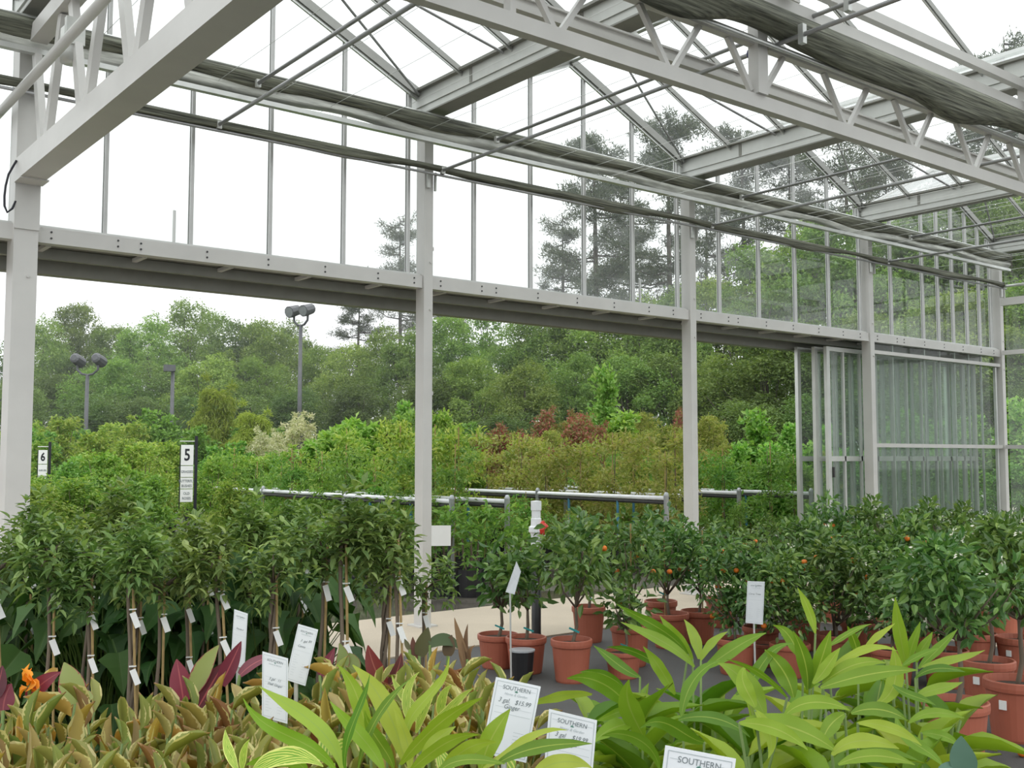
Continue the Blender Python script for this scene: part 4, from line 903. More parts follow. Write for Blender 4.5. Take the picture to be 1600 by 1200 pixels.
SP = [standard_proto(31, .125, 1.22, 430, .050), standard_proto(32, .11, 1.17, 340, .046), standard_proto(33, .145, 1.25, 520, .054), standard_proto(34, .13, 1.15, 430, .048, braid=3)]
st = [(18, 4.0, 1, 1.02, 'slim standard tree at the left edge carrying white tags'), (84, 4.0, 0, 1.02, 'slim standard tree right of the left column with a leaning cane'), (128, 4.5, 1, 1.0, 'thin standard tree behind the one with the large white tag'), (152, 4.0, 0, .97, 'standard tree with a large white paper tag on its stem'), (205, 4.3, 3, 1.0, 'standard tree just left of the cane pair below the aisle sign'), (218, 3.9, 2, .98, 'standard tree with a twin stem of trunk and pale cane'), (246, 4.0, 1, 1.0, 'standard tree with the thickest pale cane left of the aisle sign'), (308, 4.2, 2, .95, 'standard tree directly under the aisle sign'), (322, 4.6, 0, .95, 'standard tree half behind the one under the aisle sign'), (366, 4.0, 0, 1.04, 'standard tree beside the narrow upright price card'), (430, 4.1, 3, 1.0, 'standard tree above the lower left price card'), (492, 4.2, 1, 1.04, 'standard tree with a strongly leaning cane above the tilted price card'), (538, 4.1, 2, 1.08, 'braided standard tree with the fullest crown left of the lone column'), (592, 4.3, 3, 1.0, 'standard tree just left of the lone column base'), (630, 4.1, 0, 1.02, 'standard tree whose crown hides part of the lone column'), (655, 4.4, 1, .95, 'standard tree crown reaching right past the lone column'),
      (60, 4.9, 2, 1.0, 'rear standard tree left of the broad leaved plants'), (170, 5.0, 2, 1.0, 'rear standard tree among broad dark leaves'), (270, 5.1, 3, 1.0, 'rear standard tree below and left of the aisle sign'), (395, 5.0, 2, 1.0, 'rear standard tree between the two front price cards'), (455, 5.0, 0, 1.0, 'rear standard tree behind the leaning cane')]
for i, (px, D, k, s, lb) in enumerate(st):
    g = gnd(px, D)
    if i in (0, 1, 5, 10):
        o = SP[k]; o.location = g; o.rotation_euler = (0, 0, faceyaw(g)); o.scale = (s,) * 3; o['label'] = lb; o['group'] = 'slim standards with canes'
    else: o = dup(SP[k], g, faceyaw(g) + (i * 37 % 50) / 60 - .4, lb, 'slim standards with canes', (s, s, s * (.97 + .06 * (i % 3) / 2)))
    o.rotation_euler[0] = ((i * 53) % 9 - 4) * .008; o.rotation_euler[1] = ((i * 31) % 9 - 4) * .011

# broad dark leaved plants
def broad_proto(seed):
    rng = np.random.default_rng(seed); o = empty('broadleaf_plant', (0, 0, 0), 'p', 'leafy plant'); pot_parts(o, .14, .24, 'black'); n = 150
    a = rng.random(n) * 2 * pi; rad = .40 * np.sqrt(rng.random(n)); z = .30 + .80 * rng.random(n) ** .8
    rad *= np.clip(1.25 - (z - .34) * .5, .5, 1.2)
    pos = np.stack([np.cos(a) * rad, np.sin(a) * rad, z], 1); yd = np.stack([np.cos(a), np.sin(a), -.75 + .35 * rng.normal(size=n)], 1) + rdir(rng, n) * .35
    L = .16 * (.7 + .55 * rng.random(n)); mb = MB(); scatter(mb, HEART, pos, yd, np.array([0, 0, 1.0]) + rng.normal(size=(n, 3)) * .3, L, L * .92); mb.build('foliage', 'broad', o)
    mb = MB()
    for q in range(n): mb.tube([(pos[q][0] * .2, pos[q][1] * .2, .2), pos[q] * np.array([.55, .55, .75]), pos[q]], [.005, .0035, .002], 4)
    mb.build('stem', 'stalk', o); return o
BP = [broad_proto(51), broad_proto(52)]
bl = [(-25, 5.3, 'broad dark leaved plant cut by the left frame edge'), (45, 5.0, 'broad dark leaved plant in front of the left column'), (118, 5.4, 'broad dark leaved plant just right of the left column'), (165, 4.8, 'broad dark leaved plant behind the large white paper tag'), (240, 5.3, 'broad dark leaved plant behind the twin stem standard'), (300, 4.9, 'broad dark leaved plant under the aisle sign'), (362, 5.3, 'broad dark leaved plant behind the narrow upright price card'), (418, 4.9, 'broad dark leaved plant behind the lower left price card'), (455, 5.5, 'last broad dark leaved plant before the bare concrete')]
for i, (px, D, lb) in enumerate(bl):
    g = gnd(px, D); s = .96 + (i * 7 % 5) * .03
    if i < 2: o = BP[i]; o.location = g; o.scale = (s,) * 3; o['label'] = lb; o['group'] = 'broad dark leaved plants'
    else: dup(BP[i % 2], g, i * 1.9, lb, 'broad dark leaved plants', s)

# hero leaves traced along real stems
def strip(mb, pts, wpx, D0, D1, prof, roll=.0, fold=.2, wave=.16, n=15, pw=None):
    pts = np.array(pts, float); s = np.concatenate([[0], np.cumsum(np.linalg.norm(np.diff(pts, axis=0), axis=1))]); s /= s[-1]
    t = np.linspace(0, 1, n); k = len(pts)
    if k == 2: xy = np.stack([np.interp(t, s, pts[:, i]) for i in (0, 1)], 1)
    else:
        deg = min(3, k - 1); xy = np.stack([np.polyval(np.polyfit(s, pts[:, i], deg), t) for i in (0, 1)], 1)
    Dd = D0 + (D1 - D0) * t
    P = np.array([dep(x, y, d) for (x, y), d in zip(xy, Dd)])
    tg = np.gradient(P, axis=0); tg /= np.linalg.norm(tg, axis=1)[:, None]
    V = []; U = []
    ph = pts[0][0] * .37
    for i in range(n):
        v = P[i] - CP; v /= np.linalg.norm(v); x = np.cross(tg[i], v); x /= np.linalg.norm(x) + 1e-9; z = np.cross(x, tg[i])
        x2 = x * cos(roll) + z * sin(roll); z2 = np.cross(x2, tg[i])
        w = max(prof(t[i]), .05) * wpx / F * Dd[i] * .5; f = fold * w; wv = wave * w * sin(t[i] * 16 + ph)
        V += [P[i] - x2 * w - z2 * (f + wv), P[i], P[i] + x2 * w - z2 * (f - wv)]; U += [[0, t[i]], [.5, t[i]], [1, t[i]]]
    Fq = []
    for i in range(n - 1):
        b = i * 3; Fq += [[b, b + 1, b + 4, b + 3], [b + 1, b + 2, b + 5, b + 4]]
    mb.add(V, Fq, np.array(U))
PG = lambda t: sin(pi * (t * .95 + .05) ** .95) ** .95
PC = lambda t: sin(pi * (t * .9 + .1) ** .8) ** .8
def ginger_shoots(rng, nshoot, H, R, ca, leafL=.36, lw=.068, lean=.35):   # ca: aisle side, kept trimmed
    mb = MB(); sm = MB()
    for q in range(nshoot):
        a = rng.random() * 2 * pi; r0 = R * sqrt(rng.random()) * .35; base = np.array([cos(a) * r0, sin(a) * r0, .24]); ln = lean * (.4 + .9 * rng.random())
        h = H * (.74 + .26 * rng.random()); top = base + np.array([cos(a) * ln * .8, sin(a) * ln * .8, h - .24]); mid = base + np.array([cos(a) * ln * .25, sin(a) * ln * .25, (h - .24) * .58])
        T = np.linspace(0, 1, 9)[:, None]; C = (1 - T) ** 2 * base + 2 * T * (1 - T) * mid + T * T * top
        sm.tube(C, np.linspace(.009, .004, 9), 6)
        pl = rng.random() * pi; nl = 12
        for j in range(nl):
            t = .22 + .78 * j / (nl - 1); p = (1 - t) ** 2 * base + 2 * t * (1 - t) * mid + t * t * top
            aa = pl + (j % 2) * pi + rng.normal() * .45; e = .12 + .95 * (t - .3) + rng.normal() * .25
            if cos(aa - ca) > .55: continue
            yd = np.array([[cos(aa) * cos(e), sin(aa) * cos(e), sin(e)]]); nr = np.array([[-cos(aa) * sin(e), -sin(aa) * sin(e), cos(e)]]) + rng.normal(size=(1, 3)) * .18
            L = np.array([leafL * (.75 + .4 * rng.random())]); scatter(mb, GLEAF, p[None], yd, nr, L, np.array([lw * (.8 + .5 * rng.random())]))
    return mb, sm
from math import sqrt
def ginger(px, D, H, label, heroes, seed, mat='ginger', nshoot=7, leafL=.36, lw=.068, name='ginger_plant', group='green ginger plants', lean=.15):
    g = gnd(px, D); o = empty(name, g, label, 'ginger', group); pot_parts(o, .14, .26, 'black'); rng = np.random.default_rng(seed)
    if nshoot:
        mb, sm = ginger_shoots(rng, nshoot, H, .2, math.atan2(-g[1], -g[0]), leafL=leafL, lw=lw, lean=lean); sm.build('stalk', 'stalk', o, smooth=True)
    else: mb = MB(); 
    k = MB(g)
    if nshoot: k.v = [v + g for v in mb.v]; k.f = mb.f; k.uv = mb.uv; k.n = mb.n; k.has_uv = True
    for pts, w, d0, d1, roll in heroes: strip(k, pts, w * .98, d0, d1, PG, roll)
    k.build('foliage', mat, o, smooth=True)
    # leaf stalks of the traced leaves come up from the pot
    sm = MB(g)
    for pts, w, d0, d1, roll in heroes[::2]:
        b = dep(pts[0][0], pts[0][1], d0); sm.tube([g + np.array([0, 0, .2]), (g + b) / 2 + np.array([0, 0, .12]), b], [.004, .0035, .003], 5)
    if heroes: sm.build('leaf_stalk', 'stalk', o, smooth=True)
    return o
h = lambda pts, w, d0=2.35, d1=2.3, roll=.0: (pts, w, d0, d1, roll)
ginger(500, 2.15, .98, 'bright green ginger arching to the left in front of the lowest price card', [
 h([(525, 1205), (478, 1163), (430, 1140), (380, 1091)], 25, 2.1, 2.15, .3), h([(535, 1205), (495, 1135), (455, 1105), (406, 1073)], 27, 2.15, 2.2, -.3), h([(540, 1205), (542, 1160), (560, 1110), (578, 1053)], 17, 2.1, 2.1, .7),
 h([(600, 1205), (572, 1160), (545, 1130), (516, 1096)], 25, 2.2, 2.25, .2), h([(480, 1215), (470, 1195), (440, 1185), (385, 1195)], 26, 1.95, 1.95, .5)], 61, nshoot=0, leafL=.22)
ginger(590, 2.4, 1.0, 'bright green ginger with wide upright leaves left of the largest price card', [
 h([(580, 1165), (565, 1110), (550, 1070), (527, 1038)], 27, 2.35, 2.4, .2), h([(632, 1190), (605, 1110), (580, 1070), (551, 1039)], 36, 2.4, 2.45, -.2), h([(560, 1200), (575, 1150), (600, 1105), (642, 1060)], 18, 2.25, 2.25, .7),
 h([(640, 1180), (650, 1110), (685, 1070), (702, 1026)], 20, 2.35, 2.4, .5), h([(625, 1195), (660, 1155), (700, 1120), (754, 1090)], 27, 2.2, 2.2, -.5), h([(615, 1200), (600, 1170), (580, 1140), (570, 1110)], 22, 2.3, 2.3, .1), h([(640, 1205), (640, 1180), (630, 1140), (615, 1105)], 20, 2.3, 2.35, .3)], 62, nshoot=0, leafL=.22)
ginger(760, 2.0, .9, 'bright green ginger whose leaves cross in front of the two price cards', [
 h([(752, 1205), (765, 1160), (785, 1125), (797, 1108)], 34, 1.95, 1.97, .2), h([(755, 1200), (800, 1172), (840, 1147), (886, 1141)], 17, 1.9, 1.88, .6), h([(775, 1195), (815, 1175), (865, 1164), (925, 1162)], 23, 1.88, 1.86, .4), h([(690, 1205), (715, 1180), (740, 1165), (775, 1160)], 26, 1.9, 1.9, -.3),
 h([(640, 1205), (690, 1165), (725, 1150), (748, 1148)], 24, 2.0, 2.0, -.4), h([(680, 1215), (700, 1195), (730, 1187), (790, 1194)], 18, 1.85, 1.85, .4), h([(830, 1215), (860, 1195), (890, 1190), (925, 1200)], 26, 1.8, 1.8, .2), h([(660, 1200), (672, 1170), (690, 1150), (712, 1135)], 22, 2.05, 2.1, 0)], 63, nshoot=0, leafL=.2)
ginger(985, 2.75, 1.0, 'green ginger at the left end of the right hand ginger bank', [
 h([(1075, 1022), (1035, 985), (1000, 965), (964, 944)], 19, 2.7, 2.75, .3), h([(1085, 1042), (1040, 1005), (1000, 985), (970, 972)], 18, 2.65, 2.7, -.3), h([(985, 1108), (960, 1080), (930, 1063), (886, 1060)], 30, 2.5, 2.5, .3), h([(975, 1075), (945, 1055), (925, 1050), (906, 1050)], 15, 2.7, 2.7, .2),
 h([(1000, 1058), (975, 1045), (955, 1030), (928, 1009)], 18, 2.7, 2.75, -.2), h([(1035, 1045), (1005, 1025), (980, 1015), (948, 1011)], 14, 2.75, 2.8, .4), h([(1005, 1150), (990, 1120), (980, 1090), (983, 1062)], 36, 2.45, 2.4, .15), h([(925, 1085), (890, 1085), (855, 1092), (818, 1101)], 17, 2.3, 2.2, .5),
 h([(995, 1118), (970, 1112), (955, 1117), (930, 1126)], 15, 2.5, 2.4, .3), h([(990, 1130), (965, 1135), (945, 1145), (928, 1161)], 26, 2.45, 2.35, -.3), h([(1030, 1200), (1005, 1160), (985, 1150), (940, 1150)], 22, 2.3, 2.3, .4), h([(1055, 1085), (1035, 1050), (1025, 1035), (1005, 1010)], 22, 2.6, 2.65, .4)], 64, nshoot=9, leafL=.21, lw=.042)
ginger(1085, 2.6, .98, 'green ginger with short upright tips below the third column', [
 h([(1082, 1030), (1062, 1000), (1045, 980), (1031, 962)], 17, 2.7, 2.75, .2), h([(1092, 1030), (1088, 1005), (1080, 985), (1069, 968)], 18, 2.7, 2.75, -.2), h([(1095, 1032), (1108, 1010), (1120, 998), (1137, 987)], 14, 2.6, 2.6, .4), h([(1100, 1045), (1140, 1018), (1170, 1000), (1197, 989)], 24, 2.6, 2.6, .3),
 h([(1065, 1120), (1075, 1080), (1090, 1055), (1125, 1032)], 22, 2.4, 2.45, .5), h([(1195, 1118), (1175, 1080), (1150, 1052), (1122, 1036)], 34, 2.35, 2.4, -.2), h([(1230, 1090), (1205, 1065), (1175, 1045), (1135, 1030)], 12, 2.3, 2.3, .6), h([(1150, 1085), (1180, 1055), (1205, 1020), (1240, 1005)], 20, 2.5, 2.5, .4), h([(1100, 1160), (1060, 1140), (1040, 1130), (1000, 1138)], 26, 2.3, 2.25, .3), h([(1060, 1125), (1100, 1120), (1140, 1130), (1172, 1152)], 20, 2.2, 2.15, .3)], 65, nshoot=9, leafL=.21, lw=.042)
ginger(1225, 2.45, .98, 'green ginger with one tall thin leaf in the middle of the right hand bank', [
 h([(1274, 990), (1268, 965), (1258, 940), (1246, 918)], 15, 2.6, 2.65, .3), h([(1262, 1078), (1260, 1045), (1250, 1010), (1239, 986)], 24, 2.5, 2.5, .1), h([(1265, 1075), (1280, 1040), (1290, 1010), (1298, 985)], 26, 2.5, 2.5, -.1), h([(1270, 1068), (1290, 1045), (1300, 1030), (1313, 1012)], 20, 2.45, 2.45, .3), h([(1255, 1030), (1240, 1005), (1225, 985), (1208, 977)], 20, 2.55, 2.6, .2),
 h([(1240, 1090), (1225, 1050), (1210, 1030), (1195, 1015)], 32, 2.45, 2.5, .2), h([(1290, 1012), (1310, 1000), (1335, 985), (1362, 975)], 11, 2.6, 2.6, .5), h([(1165, 1125), (1220, 1132), (1270, 1150), (1311, 1177)], 36, 2.15, 2.1, .3), h([(1155, 1130), (1200, 1135), (1235, 1150), (1262, 1172)], 24, 2.1, 2.05, .2), h([(1225, 1120), (1255, 1100), (1290, 1098), (1328, 1110)], 24, 2.2, 2.2, .3), h([(1180, 1110), (1200, 1140), (1205, 1160), (1200, 1185)], 20, 2.15, 2.1, .2), h([(1180, 1105), (1170, 1085), (1160, 1060), (1165, 1040)], 26, 2.3, 2.35, .2)], 66, nshoot=9, leafL=.21, lw=.042)
ginger(1330, 2.55, .98, 'green ginger with long flat leaves pointing right in the right hand bank', [
 h([(1340, 1025), (1336, 1005), (1330, 990), (1324, 978)], 16, 2.7, 2.7, .2), h([(1350, 1018), (1365, 1000), (1380, 988), (1398, 974)], 12, 2.6, 2.6, .5), h([(1295, 1050), (1330, 1025), (1365, 1012), (1402, 1017)], 15, 2.5, 2.5, .5), h([(1282, 1075), (1330, 1060), (1380, 1050), (1434, 1047)], 26, 2.35, 2.35, .3), h([(1285, 1068), (1320, 1045), (1350, 1035), (1384, 1036)], 22, 2.45, 2.45, .3),
 h([(1330, 1115), (1360, 1108), (1390, 1112), (1418, 1126)], 24, 2.2, 2.2, .3), h([(1320, 1115), (1300, 1130), (1290, 1145), (1285, 1165)], 26, 2.2, 2.15, .2), h([(1310, 1195), (1350, 1182), (1390, 1183), (1430, 1195)], 22, 2.0, 2.0, .3), h([(1300, 1180), (1330, 1160), (1365, 1158), (1405, 1170)], 24, 2.1, 2.1, .3), h([(1370, 1100), (1395, 1075), (1400, 1040), (1395, 1010)], 26, 2.5, 2.55, .1), h([(1340, 1130), (1370, 1132), (1410, 1145), (1440, 1165)], 18, 2.15, 2.1, .2)], 67, nshoot=9, leafL=.21, lw=.042)
ginger(1425, 2.75, 1.0, 'green ginger with the tallest upright leaf at the right end of the bank', [
 h([(1416, 1045), (1408, 1000), (1402, 965), (1399, 933)], 21, 2.7, 2.7, .1), h([(1420, 1040), (1425, 1010), (1432, 990), (1438, 971)], 15, 2.75, 2.75, .2), h([(1432, 1035), (1440, 1015), (1450, 1000), (1457, 987)], 15, 2.75, 2.75, .1), h([(1435, 1045), (1460, 1020), (1480, 1000), (1496, 983)], 16, 2.7, 2.7, .4), h([(1408, 1042), (1430, 1028), (1460, 1015), (1470, 1012)], 12, 2.6, 2.6, .5), h([(1440, 1042), (1470, 1035), (1505, 1027), (1539, 1016)], 14, 2.65, 2.65, .4),
 h([(1430, 1060), (1460, 1045), (1485, 1045), (1508, 1050)], 14, 2.6, 2.6, .4), h([(1430, 1090), (1460, 1078), (1485, 1072), (1504, 1066)], 18, 2.5, 2.5, .3), h([(1420, 1130), (1450, 1115), (1480, 1115), (1507, 1122)], 16, 2.45, 2.45, .3), h([(1400, 1120), (1415, 1150), (1450, 1175), (1475, 1200)], 20, 2.4, 2.3, .3), h([(1440, 1145), (1465, 1148), (1485, 1155), (1500, 1168)], 16, 2.4, 2.35, .2), h([(1395, 1070), (1420, 1085), (1440, 1092), (1462, 1102)], 14, 2.5, 2.45, .4)], 68, nshoot=9, leafL=.21, lw=.042)
for px, D, H, sd, lb in ((1205, 2.4, .80, 71, 'low green ginger right of the price card at the bottom edge'), (1255, 2.2, .76, 72, 'low green ginger at the bottom edge below the long flat leaves'), (1315, 2.4, .80, 73, 'low green ginger at the bottom edge beside the lowest red pot'), (1140, 2.55, .90, 77, 'green ginger between the bottom price card and the bank tips'), (1050, 2.85, .92, 78, 'green ginger filling behind the left end of the bank'), (1290, 2.75, .92, 79, 'green ginger filling behind the long flat leaves'), (1425, 2.5, .86, 80, 'green ginger low at the right end by the lowest red pot'), (1000, 2.55, .82, 83, 'low green ginger just right of the second price card'), (1180, 2.75, .95, 75, 'green ginger filling the gap behind the tall thin leaf'), (1375, 2.95, .97, 76, 'rear green ginger before the fruiting citrus')):
    ginger(px, D, H, lb, [], sd, nshoot=11, leafL=.20, lw=.042, lean=.15)
# striped young ginger between
ginger(680, 2.75, .93, 'yellow striped ginger with narrow leaves behind the largest price card', [
 h([(655, 1140), (640, 1100), (625, 1080), (612, 1055)], 16, 2.7, 2.75), h([(640, 1130), (635, 1090), (640, 1070), (655, 1050)], 15, 2.7, 2.75), h([(690, 1125), (690, 1095), (700, 1075), (706, 1070)], 16, 2.7, 2.7), h([(650, 1145), (665, 1100), (675, 1080), (690, 1062)], 16, 2.65, 2.65), h([(670, 1130), (700, 1110), (720, 1090), (740, 1075)], 14, 2.65, 2.65)], 81, 'vginger', 5, .17, .036, 'variegated_ginger', 'striped young gingers', .25)
ginger(372, 2.05, .78, 'yellow striped ginger at the bottom edge left of the green ginger', [
 h([(372, 1205), (362, 1185), (355, 1165), (352, 1140)], 16, 2.0, 2.05), h([(378, 1205), (380, 1180), (384, 1165), (390, 1155)], 12, 2.0, 2.0), h([(395, 1205), (430, 1185), (470, 1182), (505, 1198)], 30, 1.9, 1.9, .3)], 82, 'vginger', 4, .15, .04, 'variegated_ginger', 'striped young gingers', .25)
# cannas and other heroes
def canna(px, D, label, items, name='canna_plant', cat='canna', pot=True):
    g = gnd(px, D); o = empty(name, g, label, cat); pot_parts(o, .12, .24, 'black')
    sm = MB(g)
    mats = {}
    for pts, w, m, roll in items: mats.setdefault(m, []).append((pts, w, roll))
    for m, ls in mats.items():
        k = MB(g)
        for pts, w, roll in ls:
            strip(k, pts, w, D, D + .02, PC, roll, wave=.02); b = dep(*pts[0], D); sm.tube([g + np.array([0, 0, .2]), (g + b) / 2 + np.array([0, 0, .05]), b], [.010, .009, .005], 6)
        q = k.build('foliage', m, o, smooth=True)
        if len(mats) > 1: q['label'] = {'canna': 'dark burgundy leaves', 'cannagreen': 'olive green leaves', 'burnt': 'dark scorched leaves', 'brown': 'withered brown leaves'}[m]
    sm.build('stalk', 'stalk', o, smooth=True); return o
canna(300, 3.15, 'canna with burgundy and olive leaves beneath the aisle sign', [([(287, 1095), (282, 1065), (276, 1030)], 34, 'canna', .1), ([(302, 1080), (315, 1050), (342, 1008)], 30, 'cannagreen', .2), ([(310, 1105), (330, 1070), (350, 1035)], 36, 'canna', .2), ([(345, 1070), (362, 1035), (377, 1002)], 26, 'canna', .1), ([(375, 1055), (400, 1035), (432, 1025)], 22, 'canna', .7)])
o = canna(75, 3.0, 'canna with an orange flower near the left frame edge', [([(118, 1100), (112, 1070), (100, 1035)], 40, 'cannagreen', .1), ([(45, 1090), (70, 1065), (95, 1050)], 26, 'canna', .2), ([(128, 1098), (135, 1090), (146, 1090)], 28, 'cannagreen', .3)])
g = np.array(o.location); mb = MB(g); rng = np.random.default_rng(9); c0 = dep(47, 1066, 2.98); scatter(mb, leaf_tpl(4, None, .3, .4), c0 + rng.normal(size=(9, 3)) * .008, rdir(rng, 9, .3), rdir(rng, 9), np.full(9, .04), np.full(9, .022)); mb.build('flower', 'orangepetal', o, smooth=True)
one('flower_stalk', lambda m: m.tube([c0 - g, c0 - g + np.array([.0, .01, -.12]), np.array([0, 0, .25])], .005, 6), 'stalk', o)
canna(5, 2.9, 'dark burgundy canna at the left frame edge', [([(5, 1110), (8, 1090), (18, 1068)], 32, 'canna', .2), ([(-10, 1090), (0, 1060), (4, 1040)], 26, 'canna', .2)])
canna(615, 3.4, 'burgundy canna with a pair of pointed leaves below the lone column', [([(600, 1072), (586, 1045), (575, 1008)], 28, 'canna', .1), ([(608, 1072), (620, 1050), (627, 1020)], 18, 'canna', .2)])
canna(515, 3.45, 'canna with one burgundy and one olive leaf behind the tilted price card', [([(500, 1055), (512, 1035), (523, 1012)], 18, 'canna', .2), ([(530, 1052), (536, 1030), (530, 1005)], 22, 'cannagreen', .1), ([(555, 1050), (550, 1030), (545, 1020)], 24, 'cannagreen', .3)])
canna(675, 3.6, 'scorched dark canna at the foot of the lone column', [([(655, 1025), (662, 1005), (669, 980)], 24, 'burnt', .1), ([(650, 1030), (646, 1010), (645, 995)], 12, 'burnt', .1), ([(672, 1008), (695, 1000), (720, 1015)], 22, 'burnt', .5), ([(700, 1025), (702, 1008), (706, 992)], 20, 'burnt', .1), ([(640, 1015), (635, 1005), (632, 998)], 8, 'burnt', .1)])
canna(728, 3.5, 'withered brown canna stalk with curled leaves', [([(735, 1048), (722, 1010), (710, 965)], 14, 'brown', .3), ([(730, 1030), (728, 1000), (731, 975)], 9, 'brown', .5), ([(738, 1045), (735, 1015), (742, 1008)], 10, 'brown', .4), ([(726, 1045), (722, 1020), (716, 985)], 12, 'brown', .6)])
canna(1500, 1.95, 'blue green pointed plant at the bottom edge in front of the lowest red pot', [([(1512, 1210), (1505, 1185), (1502, 1150)], 40, 'agave', .1), ([(1470, 1215), (1480, 1200), (1490, 1190)], 20, 'agave', .2)], 'agave_plant', 'agave')
canna(1010, 2.9, 'small blue green leaved plant with cream edges behind the left end of the ginger bank', [([(1015, 1062), (1010, 1030), (1003, 990)], 18, 'vginger', .1), ([(1020, 1060), (1025, 1030), (1032, 1005)], 14, 'agave', .2), ([(1028, 1060), (1034, 1035), (1045, 1015)], 14, 'agave', .1), ([(1035, 1062), (1050, 1040), (1062, 1030)], 16, 'vginger', .2)] , 'variegated_lily', 'leafy plant') if False else None

# drying variegated gingers massed at lower left
DLEAF = leaf_tpl(6, lambda t: sin(pi * t ** .85) ** .8, .26, .12, .015)
def dry_proto(seed, n=300, mat='dry', H=.93):
    rng = np.random.default_rng(seed); o = empty('drying_ginger', (0, 0, 0), 'p', 'ginger'); pot_parts(o, .13, .25, 'black')
    mb = MB(); sm = MB(); per = 7
    for q in range(n // per):
        a = rng.random() * 2 * pi; r = .20 * sqrt(rng.random()); b = np.array([cos(a) * r * .5, sin(a) * r * .5, .22]); top = np.array([cos(a) * r * 1.25, sin(a) * r * 1.25, H * (.74 + .26 * rng.random())])
        sm.tube([b, (b + top) / 2, top], [.006, .005, .003], 5); pl = rng.random() * 6
        for j in range(per):
            t = .45 + .55 * j / (per - 1); p = b + (top - b) * t; aa = pl + j * pi + rng.normal() * .5; e = .62 + .55 * t + rng.normal() * .28
            yd = np.array([[cos(aa) * cos(e), sin(aa) * cos(e), sin(e)]]); nr = np.array([[-cos(aa) * sin(e), -sin(aa) * sin(e), cos(e)]]) + rng.normal(size=(1, 3)) * .3
            L = np.array([.10 * (.6 + .7 * rng.random())]); scatter(mb, DLEAF, p[None], yd, nr, L, L * (.19 + .09 * rng.random()))
    mb.build('foliage', mat, o, smooth=True); sm.build('stalk', 'stalk', o, smooth=True); return o
DP = [dry_proto(91), dry_proto(92), dry_proto(93, 240)]
dl_ = [(-15, 2.6), (25, 3.0), (70, 2.45), (110, 2.9), (150, 2.5), (190, 3.0), (225, 2.45), (265, 2.85), (310, 2.5), (345, 2.9), (385, 2.6), (20, 2.1), (110, 2.1), (200, 2.08), (290, 2.12), (360, 2.25), (415, 2.9), (455, 3.0), (500, 3.1), (540, 3.3), (560, 2.9), (470, 2.6), (635, 3.3), (685, 3.35), (725, 3.3), (755, 3.1), (700, 3.0), (780, 3.0), (810, 3.05), (620, 2.95)]
row = {0: 'front', 1: 'middle', 2: 'rear'}
order = {}
for i, (px, D) in enumerate(dl_):
    rgn = 'left' if px < 400 else ('centre' if px < 600 else 'right'); rw = 'front' if D < 2.3 else ('middle' if D < 2.75 else 'rear')
    if rgn != 'left': rw = 'rear' if D > 3.05 else 'front'
    order[i] = (rgn, rw)
cnt = {}
for i in sorted(order, key=lambda i: dl_[i][0]):
    k = order[i]; cnt[k] = cnt.get(k, 0) + 1
    px, D = dl_[i]; rgn, rw = k
    lb = '%s yellowing ginger from the left, %s row %s' % (ORD[cnt[k] - 1], rw, {'left': 'of the lower left mass', 'centre': 'near the tilted price card', 'right': 'before the red pots'}[rgn])
    g = gnd(px, D); s = .90 + (i * 7 % 5) * .03
    if px > 400: s *= .97
    if D > 2.85 and px < 400: s *= 1.0
    if px > 600: s *= 1.02
    if px > 760: s *= .82
    if i < 3: o = DP[i]; o.location = g; o.scale = (s,) * 3; o['label'] = lb; o['group'] = 'yellowing variegated gingers'
    else: dup(DP[i % 3], g, i * 2.1, lb, 'yellowing variegated gingers', s)

